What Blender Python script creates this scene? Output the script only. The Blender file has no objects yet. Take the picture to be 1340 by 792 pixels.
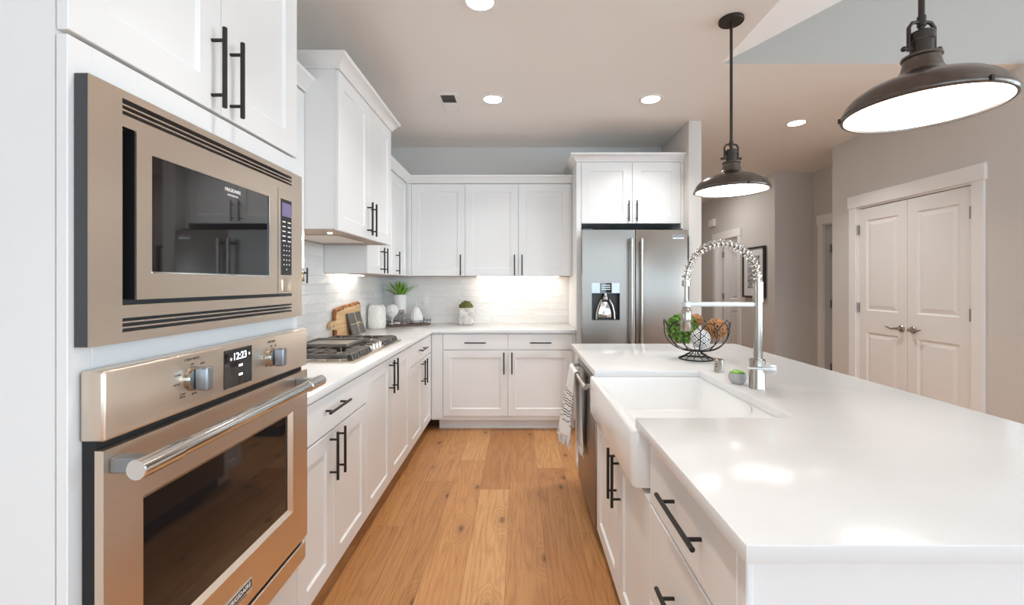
import bpy, bmesh, math, random
from mathutils import Vector, Matrix
from math import sin, cos, pi, sqrt, radians
random.seed(7)
SC = bpy.context.scene
COL = SC.collection

# ------------------------------------------------------------------ camera
cam_d = bpy.data.cameras.new('camera')
cam = bpy.data.objects.new('camera', cam_d)
COL.objects.link(cam)
cam.location = (0.0, 0.0, 1.33)
cam.rotation_euler = (pi / 2, 0, 0)
cam_d.sensor_width = 36.0
cam_d.lens = 570.0 / 1340.0 * 36.0
cam_d.shift_x = -9.0 / 1340.0
cam_d.shift_y = -25.0 / 1340.0
cam_d.clip_start = 0.02
SC.camera = cam

# ------------------------------------------------------------------ world, daylight, exposure
SC.view_settings.view_transform = 'Standard'
SC.view_settings.look = 'None'
SC.view_settings.gamma = 1.0
SC.view_settings.use_curve_mapping = False
SC.view_settings.exposure = 0.86
SC.cycles.use_denoising = True
SC.cycles.max_bounces = 10
SC.cycles.diffuse_bounces = 6
SC.cycles.glossy_bounces = 5
SC.cycles.transmission_bounces = 6
SC.cycles.sample_clamp_indirect = 6.0
SC.cycles.caustics_reflective = False
SC.cycles.caustics_refractive = False
W = bpy.data.worlds.new('sky')
SC.world = W
W.use_nodes = True
W.node_tree.nodes['Background'].inputs[0].default_value = (0.80, 0.90, 1.0, 1)
W.node_tree.nodes['Background'].inputs[1].default_value = 1.0

DAY = (0.70, 0.87, 1.0)
DAY_BACK = (0.54, 0.79, 1.0)
WARM = (1.0, 0.975, 0.945)
WINDOW_POWER_BACK = 19.5
WINDOW_POWER_RIGHT = 46.0
DOWNLIGHT_POWER = 2.7
BEAM = radians(112)
FILL_DOWNLIGHT_POWER = 2.0
UNDERCAB_POWER = 0.8
PENDANT_STRENGTH = 4.0


def area_light(name, loc, direction, sx, sy, power, color, spread=None, parent=None, shape='RECTANGLE'):
    d = bpy.data.lights.new(name, 'AREA')
    d.shape = shape
    d.size = sx
    if shape in ('RECTANGLE', 'ELLIPSE'):
        d.size_y = sy
    d.energy = power
    d.color = color
    if spread:
        d.spread = spread
    o = bpy.data.objects.new(name, d)
    COL.objects.link(o)
    o.rotation_euler = Vector(direction).to_track_quat('-Z', 'Y').to_euler()
    o.location = loc
    if parent:
        o.parent = parent
        o.location = Vector(loc) - parent.location
    return o


# daylight through the great room windows (behind the camera and to its right)
for wx in (-0.45, 1.55, 3.55, 5.55):
    area_light('window_daylight', (wx, -3.98, 1.55), (0, 1, -0.05), 1.5, 2.1, WINDOW_POWER_BACK, DAY_BACK)
for wy in (-2.9, -0.9, 1.1):
    area_light('window_daylight', (7.08, wy, 1.6), (-1, 0, -0.05), 1.5, 2.1, WINDOW_POWER_RIGHT, DAY)

# unseen fill lights added to brighten the hall and the room beyond its door
area_light('hall_fill', (2.45, 6.3, 2.73), (0, 0, -1), 0.35, 0.35, 7.0, WARM, shape='DISK')
area_light('bedroom_fill', (3.9, 6.9, 2.73), (0, 0, -1), 0.35, 0.35, 5.0, WARM, shape='DISK')


# ------------------------------------------------------------------ node helpers and materials
class G:
    def __init__(s, name):
        s.mat = bpy.data.materials.new(name)
        s.mat.use_nodes = True
        s.t = s.mat.node_tree
        s.n = s.t.nodes
        s.b = s.n['Principled BSDF']
        s._tc = None

    def node(s, kind, **props):
        nd = s.n.new('ShaderNode' + kind)
        for k, v in props.items():
            setattr(nd, k, v)
        return nd

    def put(s, sock, val):
        if isinstance(val, bpy.types.NodeSocket):
            s.t.links.new(val, sock)
        elif val is not None:
            if isinstance(val, (tuple, list)) and len(val) == 3 and sock.type == 'RGBA':
                val = (*val, 1)
            sock.default_value = val

    def math(s, op, a, b=None, c=None):
        nd = s.node('Math', operation=op)
        s.put(nd.inputs[0], a)
        if b is not None:
            s.put(nd.inputs[1], b)
        if c is not None:
            s.put(nd.inputs[2], c)
        return nd.outputs[0]

    def coord(s, which='Object'):
        if s._tc is None:
            s._tc = s.node('TexCoord')
        return s._tc.outputs[which]

    def xyz(s, v):
        nd = s.node('SeparateXYZ')
        s.put(nd.inputs[0], v)
        return nd.outputs

    def vec(s, x, y, z):
        nd = s.node('CombineXYZ')
        for i, k in enumerate((x, y, z)):
            s.put(nd.inputs[i], k)
        return nd.outputs[0]

    def scale(s, v, sc):
        nd = s.node('VectorMath', operation='MULTIPLY')
        s.put(nd.inputs[0], v)
        nd.inputs[1].default_value = sc
        return nd.outputs[0]

    def noise(s, v, scale=5, detail=2, rough=0.5, dist=0.0):
        nd = s.node('TexNoise')
        s.put(nd.inputs['Vector'], v)
        nd.inputs['Scale'].default_value = scale
        nd.inputs['Detail'].default_value = detail
        nd.inputs['Roughness'].default_value = rough
        nd.inputs['Distortion'].default_value = dist
        return nd.outputs['Fac']

    def voronoi(s, v, scale=5, feature='F1', rnd=1.0):
        nd = s.node('TexVoronoi', feature=feature)
        s.put(nd.inputs['Vector'], v)
        nd.inputs['Scale'].default_value = scale
        nd.inputs['Randomness'].default_value = rnd
        return nd

    def white(s, v):
        nd = s.node('TexWhiteNoise', noise_dimensions='3D')
        s.put(nd.inputs['Vector'], v)
        return nd.outputs

    def ramp(s, f, stops):
        nd = s.node('ValToRGB')
        s.put(nd.inputs[0], f)
        cr = nd.color_ramp
        while len(cr.elements) < len(stops):
            cr.elements.new(0.5)
        for e, (p, c) in zip(cr.elements, stops):
            e.position = p
            e.color = (*c, 1) if len(c) == 3 else c
        return nd.outputs[0]

    def mix(s, f, a, b, mode='MIX'):
        nd = s.node('Mix', data_type='RGBA', blend_type=mode)
        s.put(nd.inputs[0], f)
        s.put(nd.inputs[6], a)
        s.put(nd.inputs[7], b)
        return nd.outputs[2]

    def bump(s, h, strength=0.2, dist=0.01):
        nd = s.node('Bump')
        nd.inputs['Strength'].default_value = strength
        nd.inputs['Distance'].default_value = dist
        s.put(nd.inputs['Height'], h)
        s.t.links.new(nd.outputs[0], s.b.inputs['Normal'])
        return nd

    def set(s, **kw):
        for k, v in kw.items():
            s.put(s.b.inputs[k.replace('_', ' ')], v)
        return s


M = {}


def simple(name, color, rough=0.5, metal=0.0, spec=None, var=0.03, vscale=3.0, emit=None, estr=0.0, coat=0.0):
    g = G(name)
    v = g.noise(g.coord(), vscale, 3)
    lo = tuple(c * (1 - var) for c in color)
    hi = tuple(min(1, c * (1 + var)) for c in color)
    g.set(Base_Color=g.ramp(v, [(0.3, lo), (0.7, hi)]), Roughness=rough, Metallic=metal)
    if spec is not None:
        g.set(Specular_IOR_Level=spec)
    if coat:
        g.set(Coat_Weight=coat)
    if emit:
        g.set(Emission_Color=emit, Emission_Strength=estr)
    M[name] = g.mat
    return g


simple('cabinet_white', (0.82, 0.815, 0.805), 0.38, var=0.008)
simple('trim_white', (0.86, 0.85, 0.835), 0.4, var=0.008)
simple('door_white', (0.83, 0.81, 0.79), 0.4, var=0.008)
simple('brown_underside', (0.42, 0.33, 0.26), 0.5, var=0.12, vscale=12)  # mottled brown for the hood and upper cabinet undersides
simple('handle_black', (0.022, 0.018, 0.016), 0.38, 0.4, var=0.2)
simple('black_plastic', (0.012, 0.012, 0.014), 0.3, var=0.2)
simple('dark_grey', (0.05, 0.052, 0.056), 0.4, var=0.1)
simple('black_gap', (0.006, 0.006, 0.007), 0.6, var=0.2)
simple('black_glass', (0.012, 0.010, 0.010), 0.03, spec=0.8, var=0.1)
simple('chrome', (0.78, 0.77, 0.75), 0.10, 1.0, var=0.02)
simple('nickel', (0.42, 0.385, 0.34), 0.16, 1.0, var=0.03)
simple('steel_grey', (0.30, 0.32, 0.345), 0.35, 0.8, var=0.05)
simple('pale_nickel', (0.62, 0.63, 0.63), 0.35, 0.6, var=0.02)
simple('aged_brass', (0.45, 0.34, 0.20), 0.32, 1.0, var=0.1)
simple('hinge_nickel', (0.40, 0.36, 0.32), 0.35, 1.0, var=0.08)
simple('bronze', (0.125, 0.105, 0.092), 0.27, 0.9, var=0.12, vscale=30)
simple('bronze_dark', (0.05, 0.040, 0.035), 0.40, 0.6, var=0.15)
simple('fireclay', (0.90, 0.895, 0.885), 0.10, spec=0.6, var=0.004)
simple('ceramic_white', (0.84, 0.83, 0.81), 0.35, var=0.02)
simple('iron_grate', (0.12, 0.108, 0.10), 0.42, 0.3, var=0.25, vscale=25)
simple('griddle', (0.36, 0.34, 0.32), 0.30, 0.9, var=0.06)
simple('wire_black', (0.016, 0.014, 0.013), 0.45, 0.3, var=0.2)
simple('twine', (0.62, 0.50, 0.33), 0.85, var=0.15, vscale=60)
simple('dark_wood', (0.11, 0.055, 0.035), 0.45, var=0.3, vscale=18)
simple('lettering_dark', (0.05, 0.04, 0.035), 0.5, var=0.05)
simple('lettering_pale', (0.75, 0.74, 0.72), 0.4, var=0.02, emit=(0.7, 0.7, 0.7), estr=0.15)
simple('badge_pale', (0.70, 0.69, 0.66), 0.3, 0.7, var=0.03)
simple('clock_lit', (0.8, 0.85, 1.0), 0.4, emit=(0.72, 0.76, 1.0), estr=2.6)
simple('display_violet', (0.10, 0.08, 0.16), 0.25, emit=(0.26, 0.21, 0.42), estr=0.22)
simple('lamp_opal', (0.95, 0.94, 0.90), 0.4, var=0.0, emit=(1.0, 0.97, 0.91), estr=PENDANT_STRENGTH)
simple('downlight_lens', (0.95, 0.94, 0.90), 0.4, var=0.0, emit=(1.0, 0.95, 0.88), estr=7.0)
simple('led_strip', (0.95, 0.94, 0.90), 0.4, var=0.0, emit=(1.0, 0.90, 0.76), estr=6.0)
simple('bright_green', (0.20, 0.42, 0.04), 0.45, var=0.35, vscale=14)
simple('leaf_green', (0.13, 0.30, 0.025), 0.5, var=0.45, vscale=40)
simple('moss_green', (0.17, 0.20, 0.045), 0.8, var=0.4, vscale=50)
simple('succulent', (0.36, 0.60, 0.14), 0.45, var=0.25, vscale=40)
simple('stem_brown', (0.10, 0.07, 0.04), 0.8, var=0.2)
simple('rattan', (0.36, 0.17, 0.065), 0.6, var=0.35, vscale=40)
simple('grey_stoneware', (0.42, 0.405, 0.40), 0.6, var=0.06, vscale=20)
simple('slate', (0.12, 0.115, 0.112), 0.6, var=0.2, vscale=25)
simple('bark', (0.32, 0.115, 0.03), 0.7, var=0.5, vscale=22)
simple('silver_twig', (0.30, 0.29, 0.28), 0.45, 0.3, var=0.3, vscale=40)
simple('frame_black', (0.028, 0.026, 0.025), 0.4, var=0.1)
simple('mat_board', (0.80, 0.80, 0.80), 0.6, var=0.01)
simple('plate_white', (0.82, 0.81, 0.79), 0.35, var=0.01)
simple('shade_black', (0.03, 0.027, 0.025), 0.9, var=0.05)  # darkness of the unlit closet put into its wall colour


def wall_paint(name, color, bumpy=0.15):
    g = G(name)
    v = g.noise(g.coord(), 1.2, 3)
    g.set(Base_Color=g.ramp(v, [(0.3, tuple(c * 0.985 for c in color)), (0.7, tuple(c * 1.01 for c in color))]), Roughness=0.75)
    h = g.noise(g.coord(), 130, 2, 0.6)
    g.bump(h, bumpy, 0.002)
    M[name] = g.mat


wall_paint('wall_paint', (0.655, 0.625, 0.59))
wall_paint('ceiling_paint', (0.87, 0.84, 0.81), 0.35)
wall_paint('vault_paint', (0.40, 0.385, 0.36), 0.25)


def stainless(name, color, rough, axis):
    g = G(name)
    sc = [2.0, 2.0, 2.0]
    for i in range(3):
        sc[i] = 2.0 if i == axis else 260.0
    v = g.noise(g.scale(g.coord(), tuple(sc)), 1.0, 3, 0.7)
    soft = g.noise(g.coord(), 1.5, 2)
    col = g.mix(g.math('MULTIPLY', v, 0.5), tuple(c * 0.94 for c in color), tuple(min(1, c * 1.06) for c in color))
    r = g.math('ADD', g.math('MULTIPLY', v, 0.10), g.math('ADD', g.math('MULTIPLY', soft, 0.04), rough - 0.07))
    g.set(Base_Color=col, Roughness=r, Metallic=1.0)
    g.bump(v, 0.04, 0.001)
    M[name] = g.mat


stainless('steel_y', (0.80, 0.69, 0.585), 0.32, 1)     # brushed along y (appliances on the left)
stainless('steel_z', (0.335, 0.30, 0.268), 0.33, 2)      # brushed upright (refrigerator, dishwasher)
stainless('steel_x', (0.46, 0.45, 0.43), 0.30, 0)


def quartz():
    g = G('quartz')
    a = g.noise(g.coord(), 2.2, 6, 0.6, 1.2)
    b = g.noise(g.coord(), 160, 2)
    c = g.ramp(a, [(0.35, (0.745, 0.74, 0.735)), (0.6, (0.77, 0.765, 0.76))])
    c = g.mix(g.math('MULTIPLY', g.math('GREATER_THAN', b, 0.68), 0.10), c, (0.70, 0.68, 0.66))
    g.set(Base_Color=c, Roughness=0.17, Specular_IOR_Level=0.5)
    M['quartz'] = g.mat


quartz()


def tile(name, horizontal):
    """glossy hand-made white tile, 75 x 300 mm, laid in running bond"""
    g = G(name)
    x, y, z = g.xyz(g.coord())
    u = x if horizontal == 'x' else y
    TW, TH = 0.30, 0.066
    row = g.math('FLOOR', g.math('DIVIDE', z, TH))
    off = g.math('MULTIPLY', g.math('FRACT', g.math('MULTIPLY', row, 0.5)), 1.0)
    uu = g.math('ADD', g.math('DIVIDE', u, TW), off)
    ci = g.math('FLOOR', uu)
    fu = g.math('FRACT', uu)
    fz = g.math('FRACT', g.math('DIVIDE', z, TH))
    du = g.math('MULTIPLY', g.math('MINIMUM', fu, g.math('SUBTRACT', 1.0, fu)), TW)
    dz = g.math('MULTIPLY', g.math('MINIMUM', fz, g.math('SUBTRACT', 1.0, fz)), TH)
    d = g.math('MINIMUM', du, dz)
    grout = g.math('LESS_THAN', d, 0.0011)
    rnd = g.white(g.vec(ci, row, 3.0))
    tone = g.ramp(rnd[0], [(0.0, (0.80, 0.785, 0.77)), (1.0, (0.86, 0.85, 0.835))])
    wav = g.noise(g.vec(g.math('MULTIPLY', u, 9.0), g.math('MULTIPLY', z, 26.0), g.math('MULTIPLY', rnd[0], 30.0)), 1.0, 2, 0.5)
    rx, ry, rz = g.xyz(rnd[1])
    tilt = g.math('ADD', g.math('MULTIPLY', g.math('SUBTRACT', rx, 0.5), g.math('MULTIPLY', fu, 0.6)),
                  g.math('MULTIPLY', g.math('SUBTRACT', ry, 0.5), g.math('MULTIPLY', fz, 0.35)))
    edge = g.math('MINIMUM', g.math('DIVIDE', d, 0.004), 1.0)
    h = g.math('ADD', g.math('MULTIPLY', g.math('ADD', wav, tilt), 0.8), g.math('MULTIPLY', edge, 0.22))
    g.set(Base_Color=g.mix(grout, tone, (0.76, 0.745, 0.73)),
          Roughness=g.math('ADD', 0.09, g.math('MULTIPLY', grout, 0.55)), Specular_IOR_Level=0.55)
    g.bump(h, 0.95, 0.007)
    M[name] = g.mat


tile('tile_left', 'y')
tile('tile_far', 'x')


def oak():
    g = G('oak_planks')
    x, y, z = g.xyz(g.coord())
    PW, PL = 0.19, 1.75
    px = g.math('DIVIDE', g.math('ADD', x, 0.06), PW)
    ix = g.math('FLOOR', px)
    fx = g.math('FRACT', px)
    r0 = g.white(g.vec(ix, 1.7, 9.1))[0]
    py = g.math('ADD', g.math('DIVIDE', y, PL), g.math('MULTIPLY', r0, 7.3))
    iy = g.math('FLOOR', py)
    fy = g.math('FRACT', py)
    rnd = g.white(g.vec(ix, iy, 4.0))
    r1 = rnd[0]
    seed = g.math('MULTIPLY', r1, 40.0)
    dx = g.math('MULTIPLY', g.math('MINIMUM', fx, g.math('SUBTRACT', 1.0, fx)), PW)
    dy = g.math('MULTIPLY', g.math('MINIMUM', fy, g.math('SUBTRACT', 1.0, fy)), PL)
    seam = g.math('LESS_THAN', g.math('MINIMUM', dx, dy), 0.0011)
    # knots
    kv = g.voronoi(g.vec(g.math('ADD', g.math('MULTIPLY', x, 4.2), seed), g.math('ADD', g.math('MULTIPLY', y, 1.9), seed), 0.0), 1.0)
    kv.voronoi_dimensions = '2D'
    kd = kv.outputs['Distance']
    kr = g.xyz(kv.outputs['Color'])[0]
    has = g.math('GREATER_THAN', kr, 0.40)
    knot_near = g.math('MULTIPLY', has, g.math('SUBTRACT', 1.0, g.math('MINIMUM', g.math('DIVIDE', kd, 0.30), 1.0)))
    knot = g.math('MULTIPLY', has, g.math('SUBTRACT', 1.0, g.math('SMOOTH_MIN', g.math('DIVIDE', kd, 0.085), 1.0, 0.3)))
    # cathedral grain bending round the knots
    base = g.noise(g.vec(g.math('ADD', g.math('MULTIPLY', x, 5.5), seed), g.math('MULTIPLY', y, 0.42), seed), 1.0, 2, 0.45, 0.15)
    field = g.math('ADD', base, g.math('MULTIPLY', knot_near, 0.22))
    rings = g.math('SINE', g.math('MULTIPLY', field, 120.0))
    rings = g.math('MULTIPLY', g.math('ADD', rings, 1.0), 0.5)
    rings = g.math('POWER', rings, 3.0)
    fine = g.noise(g.vec(g.math('MULTIPLY', x, 150.0), g.math('MULTIPLY', y, 5.0), seed), 1.0, 4, 0.65)
    mid = g.noise(g.vec(g.math('MULTIPLY', x, 22.0), g.math('MULTIPLY', y, 1.1), seed), 1.0, 3, 0.6)
    tone = g.ramp(r1, [(0.0, (0.47, 0.215, 0.078)), (0.35, (0.56, 0.275, 0.105)), (0.7, (0.63, 0.325, 0.130)), (1.0, (0.70, 0.395, 0.175))])
    c = g.mix(g.math('MULTIPLY', mid, 0.55), tone, g.mix(1.0, tone, (0.72, 0.66, 0.60), 'MULTIPLY'))
    c = g.mix(g.math('MULTIPLY', rings, 0.34), c, g.mix(1.0, c, (0.60, 0.50, 0.42), 'MULTIPLY'))
    c = g.mix(g.math('MULTIPLY', g.math('GREATER_THAN', fine, 0.55), 0.42), c, g.mix(1.0, c, (0.62, 0.52, 0.44), 'MULTIPLY'))
    c = g.mix(g.math('MULTIPLY', knot_near, 0.30), c, (0.30, 0.13, 0.05))
    c = g.mix(g.math('MULTIPLY', knot, 0.85), c, (0.045, 0.022, 0.012))
    c = g.mix(g.math('MULTIPLY', seam, 0.65), c, (0.12, 0.05, 0.022))
    g.set(Base_Color=c, Roughness=g.math('ADD', 0.33, g.math('MULTIPLY', fine, 0.16)), Specular_IOR_Level=0.4)
    h = g.math('SUBTRACT', g.math('MULTIPLY', fine, 0.25), seam)
    g.bump(h, 0.12, 0.002)
    M['oak_planks'] = g.mat


oak()


def board_wood():
    g = G('board_wood')
    x, y, z = g.xyz(g.coord())
    v = g.noise(g.vec(g.math('MULTIPLY', x, 10.0), g.math('MULTIPLY', y, 3.0), g.math('MULTIPLY', z, 40.0)), 1.0, 4, 0.6)
    g.set(Base_Color=g.ramp(v, [(0.3, (0.50, 0.29, 0.13)), (0.65, (0.72, 0.50, 0.28))]), Roughness=0.5)
    M['board_wood'] = g.mat


board_wood()


def concrete():
    g = G('concrete')
    v = g.noise(g.coord(), 16, 5, 0.65, 0.6)
    g.set(Base_Color=g.ramp(v, [(0.35, (0.36, 0.34, 0.335)), (0.5, (0.60, 0.58, 0.56)), (0.65, (0.72, 0.70, 0.68))]), Roughness=0.7)
    g.bump(v, 0.2, 0.004)
    M['concrete'] = g.mat


concrete()


def carved():
    g = G('carved_white')
    v = g.voronoi(g.coord(), 34, 'DISTANCE_TO_EDGE')
    e = g.math('MINIMUM', g.math('MULTIPLY', v.outputs['Distance'], 9.0), 1.0)
    g.set(Base_Color=g.ramp(e, [(0.0, (0.64, 0.61, 0.58)), (0.35, (0.82, 0.81, 0.79))]), Roughness=0.5)
    g.bump(e, 0.6, 0.006)
    M['carved_white'] = g.mat


carved()


def towel():
    g = G('towel_cloth')
    u, v, w = g.xyz(g.coord('UV'))
    st = g.math('LESS_THAN', g.math('FRACT', g.math('MULTIPLY', v, 62.0)), 0.45)
    st = g.math('MULTIPLY', st, g.math('LESS_THAN', g.math('FRACT', g.math('MULTIPLY', v, 15.5)), 0.76))
    band = g.math('MULTIPLY', g.math('GREATER_THAN', v, 0.09), g.math('LESS_THAN', v, 0.285))
    m = g.math('MULTIPLY', st, band)
    wob = g.noise(g.vec(g.math('MULTIPLY', u, 14), g.math('MULTIPLY', v, 9), 0.0), 1.0, 2)
    m = g.math('MULTIPLY', m, g.math('ADD', 0.65, g.math('MULTIPLY', wob, 0.4)))
    g.set(Base_Color=g.mix(m, (0.82, 0.81, 0.80), (0.04, 0.042, 0.05)), Roughness=0.9)
    g.bump(g.noise(g.vec(g.math('MULTIPLY', u, 120), g.math('MULTIPLY', v, 400), 0.0), 1.0, 2), 0.3, 0.002)
    M['towel_cloth'] = g.mat


towel()


def diamonds():
    g = G('diamond_ball')
    u, v, w = g.xyz(g.coord('UV'))
    p = g.math('ADD', g.math('MULTIPLY', u, 6.0), g.math('MULTIPLY', v, 4.0))
    q = g.math('SUBTRACT', g.math('MULTIPLY', u, 6.0), g.math('MULTIPLY', v, 4.0))
    a = g.math('ABSOLUTE', g.math('SUBTRACT', g.math('FRACT', p), 0.5))
    b = g.math('ABSOLUTE', g.math('SUBTRACT', g.math('FRACT', q), 0.5))
    d = g.math('MAXIMUM', a, b)
    outer = g.math('GREATER_THAN', d, 0.41)
    inner = g.math('MULTIPLY', g.math('GREATER_THAN', d, 0.13), g.math('LESS_THAN', d, 0.24))
    m = g.math('MAXIMUM', outer, inner)
    g.set(Base_Color=g.mix(m, (0.82, 0.81, 0.79), (0.02, 0.02, 0.022)), Roughness=0.4)
    M['diamond_ball'] = g.mat


diamonds()


def art():
    g = G('art_print')
    x, y, z = g.xyz(g.coord())
    a = g.noise(g.vec(g.math('MULTIPLY', x, 1.0), g.math('MULTIPLY', y, 22.0), g.math('MULTIPLY', z, 34.0)), 1.0, 4, 0.7, 1.0)
    g.set(Base_Color=g.ramp(a, [(0.38, (0.10, 0.10, 0.11)), (0.5, (0.35, 0.35, 0.36)), (0.62, (0.78, 0.78, 0.78))]), Roughness=0.5)
    M['art_print'] = g.mat


art()


# ------------------------------------------------------------------ mesh helpers
class B:
    """collects shapes in world coordinates and links them as ONE mesh object"""

    def __init__(s):
        s.v, s.f, s.m, s.uv = [], [], [], {}
        s.slot = 0

    def add(s, vs, fs):
        o = len(s.v)
        s.v += [tuple(p) for p in vs]
        for f in fs:
            s.f.append([i + o for i in f])
            s.m.append(s.slot)
        return s

    def box(s, x0, x1, y0, y1, z0, z1, r=0.0, seg=1):
        x0, x1 = min(x0, x1), max(x0, x1)
        y0, y1 = min(y0, y1), max(y0, y1)
        z0, z1 = min(z0, z1), max(z0, z1)
        vs = [(x0, y0, z0), (x1, y0, z0), (x1, y1, z0), (x0, y1, z0), (x0, y0, z1), (x1, y0, z1), (x1, y1, z1), (x0, y1, z1)]
        fs = [(3, 2, 1, 0), (4, 5, 6, 7), (0, 1, 5, 4), (1, 2, 6, 5), (2, 3, 7, 6), (3, 0, 4, 7)]
        if r <= 0:
            return s.add(vs, fs)
        bm = bmesh.new()
        bv = [bm.verts.new(p) for p in vs]
        for f in fs:
            bm.faces.new([bv[i] for i in f])
        r = min(r, 0.45 * min(x1 - x0, y1 - y0, z1 - z0))
        bmesh.ops.bevel(bm, geom=list(bm.edges), offset=r, segments=seg, affect='EDGES', profile=0.5)
        s.bm(bm)
        return s

    def bm(s, bm):
        bm.verts.index_update()
        s.add([v.co[:] for v in bm.verts], [[v.index for v in f.verts] for f in bm.faces])
        bm.free()
        return s

    def fbox(s, F, a0, a1, b0, b1, c0, c1, r=0.0, seg=1):
        p, q = F(a0, b0, c0), F(a1, b1, c1)
        return s.box(p[0], q[0], p[1], q[1], p[2], q[2], r, seg)

    def loops(s, rings, cap0=True, cap1=True, closed=False):
        n = len(rings[0])
        vs = [p for r in rings for p in r]
        fs = []
        k = len(rings)
        for i in range(k if closed else k - 1):
            j = (i + 1) % k
            for t in range(n):
                u = (t + 1) % n
                fs.append((i * n + t, i * n + u, j * n + u, j * n + t))
        if cap0 and not closed:
            fs.append(tuple(range(n - 1, -1, -1)))
        if cap1 and not closed:
            fs.append(tuple((k - 1) * n + t for t in range(n)))
        return s.add(vs, fs)

    def panel(s, F, a0, a1, c0, c1, prof):
        """rectangular loops (inset, out): raised or recessed panels"""
        rings = []
        for ins, b in prof:
            rings.append([F(a0 + ins, b, c0 + ins), F(a1 - ins, b, c0 + ins), F(a1 - ins, b, c1 - ins), F(a0 + ins, b, c1 - ins)])
        return s.loops(rings)

    def lathe(s, prof, c=(0, 0, 0), axis=(0, 0, 1), seg=32, cap0=True, cap1=True):
        q = Vector((0, 0, 1)).rotation_difference(Vector(axis).normalized()).to_matrix()
        c = Vector(c)
        rings = []
        for r, z in prof:
            r = max(r, 1e-4)
            rings.append([tuple(c + q @ Vector((r * cos(2 * pi * t / seg), r * sin(2 * pi * t / seg), z))) for t in range(seg)])
        return s.loops(rings, cap0, cap1)

    def cyl(s, p0, p1, r0, r1=None, seg=16, ch=0.0):
        p0, p1 = Vector(p0), Vector(p1)
        L = (p1 - p0).length
        r1 = r0 if r1 is None else r1
        prof = [(r0, 0), (r1, L)] if ch <= 0 else [(r0 - ch, 0), (r0, ch), (r1, L - ch), (r1 - ch, L)]
        return s.lathe(prof, p0, p1 - p0, seg)

    def tube(s, pts, r, seg=8, closed=False):
        pts = [Vector(p) for p in pts]
        n = len(pts)
        rad = r if isinstance(r, (list, tuple)) else [r] * n
        tang = []
        for i in range(n):
            a = pts[(i - 1) % n] if (closed or i > 0) else pts[i]
            b = pts[(i + 1) % n] if (closed or i < n - 1) else pts[i]
            tang.append((b - a).normalized())
        up = Vector((0, 0, 1)) if abs(tang[0].z) < 0.9 else Vector((1, 0, 0))
        nrm = tang[0].cross(up).normalized()
        rings = []
        for i in range(n):
            if i:
                nrm = tang[i - 1].rotation_difference(tang[i]) @ nrm
            nrm = (nrm - tang[i] * nrm.dot(tang[i])).normalized()
            bn = tang[i].cross(nrm)
            rings.append([tuple(pts[i] + (nrm * cos(2 * pi * t / seg) + bn * sin(2 * pi * t / seg)) * rad[i]) for t in range(seg)])
        return s.loops(rings, closed=closed)

    def ball(s, c, r, seg=24, rings=14, sq=(1, 1, 1)):
        rr = []
        for i in range(rings + 1):
            a = -pi / 2 + pi * i / rings
            rr.append([(c[0] + sq[0] * max(1e-4, r * cos(a)) * cos(2 * pi * t / seg), c[1] + sq[1] * max(1e-4, r * cos(a)) * sin(2 * pi * t / seg), c[2] + sq[2] * r * sin(a)) for t in range(seg)])
        return s.loops(rr)

    def prism(s, pts, F, r=0.0):
        """polygon pts [(a,c)] pushed through F(a, b, c) for b = 0..1 (b scaled by F), optional bevel"""
        bm = bmesh.new()
        lo = [bm.verts.new(F(a, 0, c)) for a, c in pts]
        hi = [bm.verts.new(F(a, 1, c)) for a, c in pts]
        n = len(pts)
        bm.faces.new(lo[::-1])
        bm.faces.new(hi)
        for i in range(n):
            j = (i + 1) % n
            bm.faces.new((lo[i], lo[j], hi[j], hi[i]))
        bmesh.ops.recalc_face_normals(bm, faces=bm.faces)
        if r:
            bmesh.ops.bevel(bm, geom=list(bm.edges), offset=r, segments=2, affect='EDGES', profile=0.5)
        return s.bm(bm)

    def crown(s, path, out, z0, prof, pre=None, post=None):
        """profile (offset out, height) swept along a level path with mitred corners; out = +1 left of travel, -1 right"""
        P = [Vector((x, y, 0)) for x, y in ([pre] if pre else []) + list(path) + ([post] if post else [])]
        n = len(P)
        rings = []
        for i in range(1 if pre else 0, n - 1 if post else n):
            ns = []
            for a, b in ((i - 1, i), (i, i + 1)):
                if a >= 0 and b < n:
                    d = (P[b] - P[a]).normalized()
                    ns.append(Vector((-d.y, d.x, 0)) * out)
            m = sum(ns, Vector()) / len(ns)
            m = m / m.length_squared if m.length_squared > 1e-6 else m
            rings.append([tuple(P[i] + m * o + Vector((0, 0, z0 + h))) for o, h in prof])
        return s.loops(rings)

    def build(s, name, mats, parent=None, smooth=True, angle=35, uv=None):
        me = bpy.data.meshes.new(name)
        loc = Vector((0, 0, 0))
        if parent is not None:
            r = parent
            while r.parent:
                r = r.parent
            loc = r.location.copy()
        me.from_pydata([tuple(Vector(p) - loc) for p in s.v], [], s.f)
        bm = bmesh.new()
        bm.from_mesh(me)
        bmesh.ops.recalc_face_normals(bm, faces=bm.faces)
        bm.to_mesh(me)
        bm.free()
        if not isinstance(mats, (list, tuple)):
            mats = [mats]
        for m in mats:
            me.materials.append(M[m])
        if len(mats) > 1:
            me.polygons.foreach_set('material_index', s.m)
        if uv:
            lay = me.uv_layers.new(name='UVMap')
            for l in me.loops:
                lay.data[l.index].uv = uv(l.vertex_index)
        if smooth:
            me.polygons.foreach_set('use_smooth', [True] * len(me.polygons))
            me.set_sharp_from_angle(angle=radians(angle))
        me.update()
        o = bpy.data.objects.new(name, me)
        COL.objects.link(o)
        if parent is not None:
            o.parent = parent
        return o


def tag(o, label, cat, group=None):
    o['label'] = label
    o['category'] = cat
    if group:
        o['group'] = group
    return o


def thing(name, label, cat, loc, group=None):
    o = bpy.data.objects.new(name, None)
    COL.objects.link(o)
    o.location = loc
    o.empty_display_size = 0.1
    return tag(o, label, cat, group)


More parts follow.
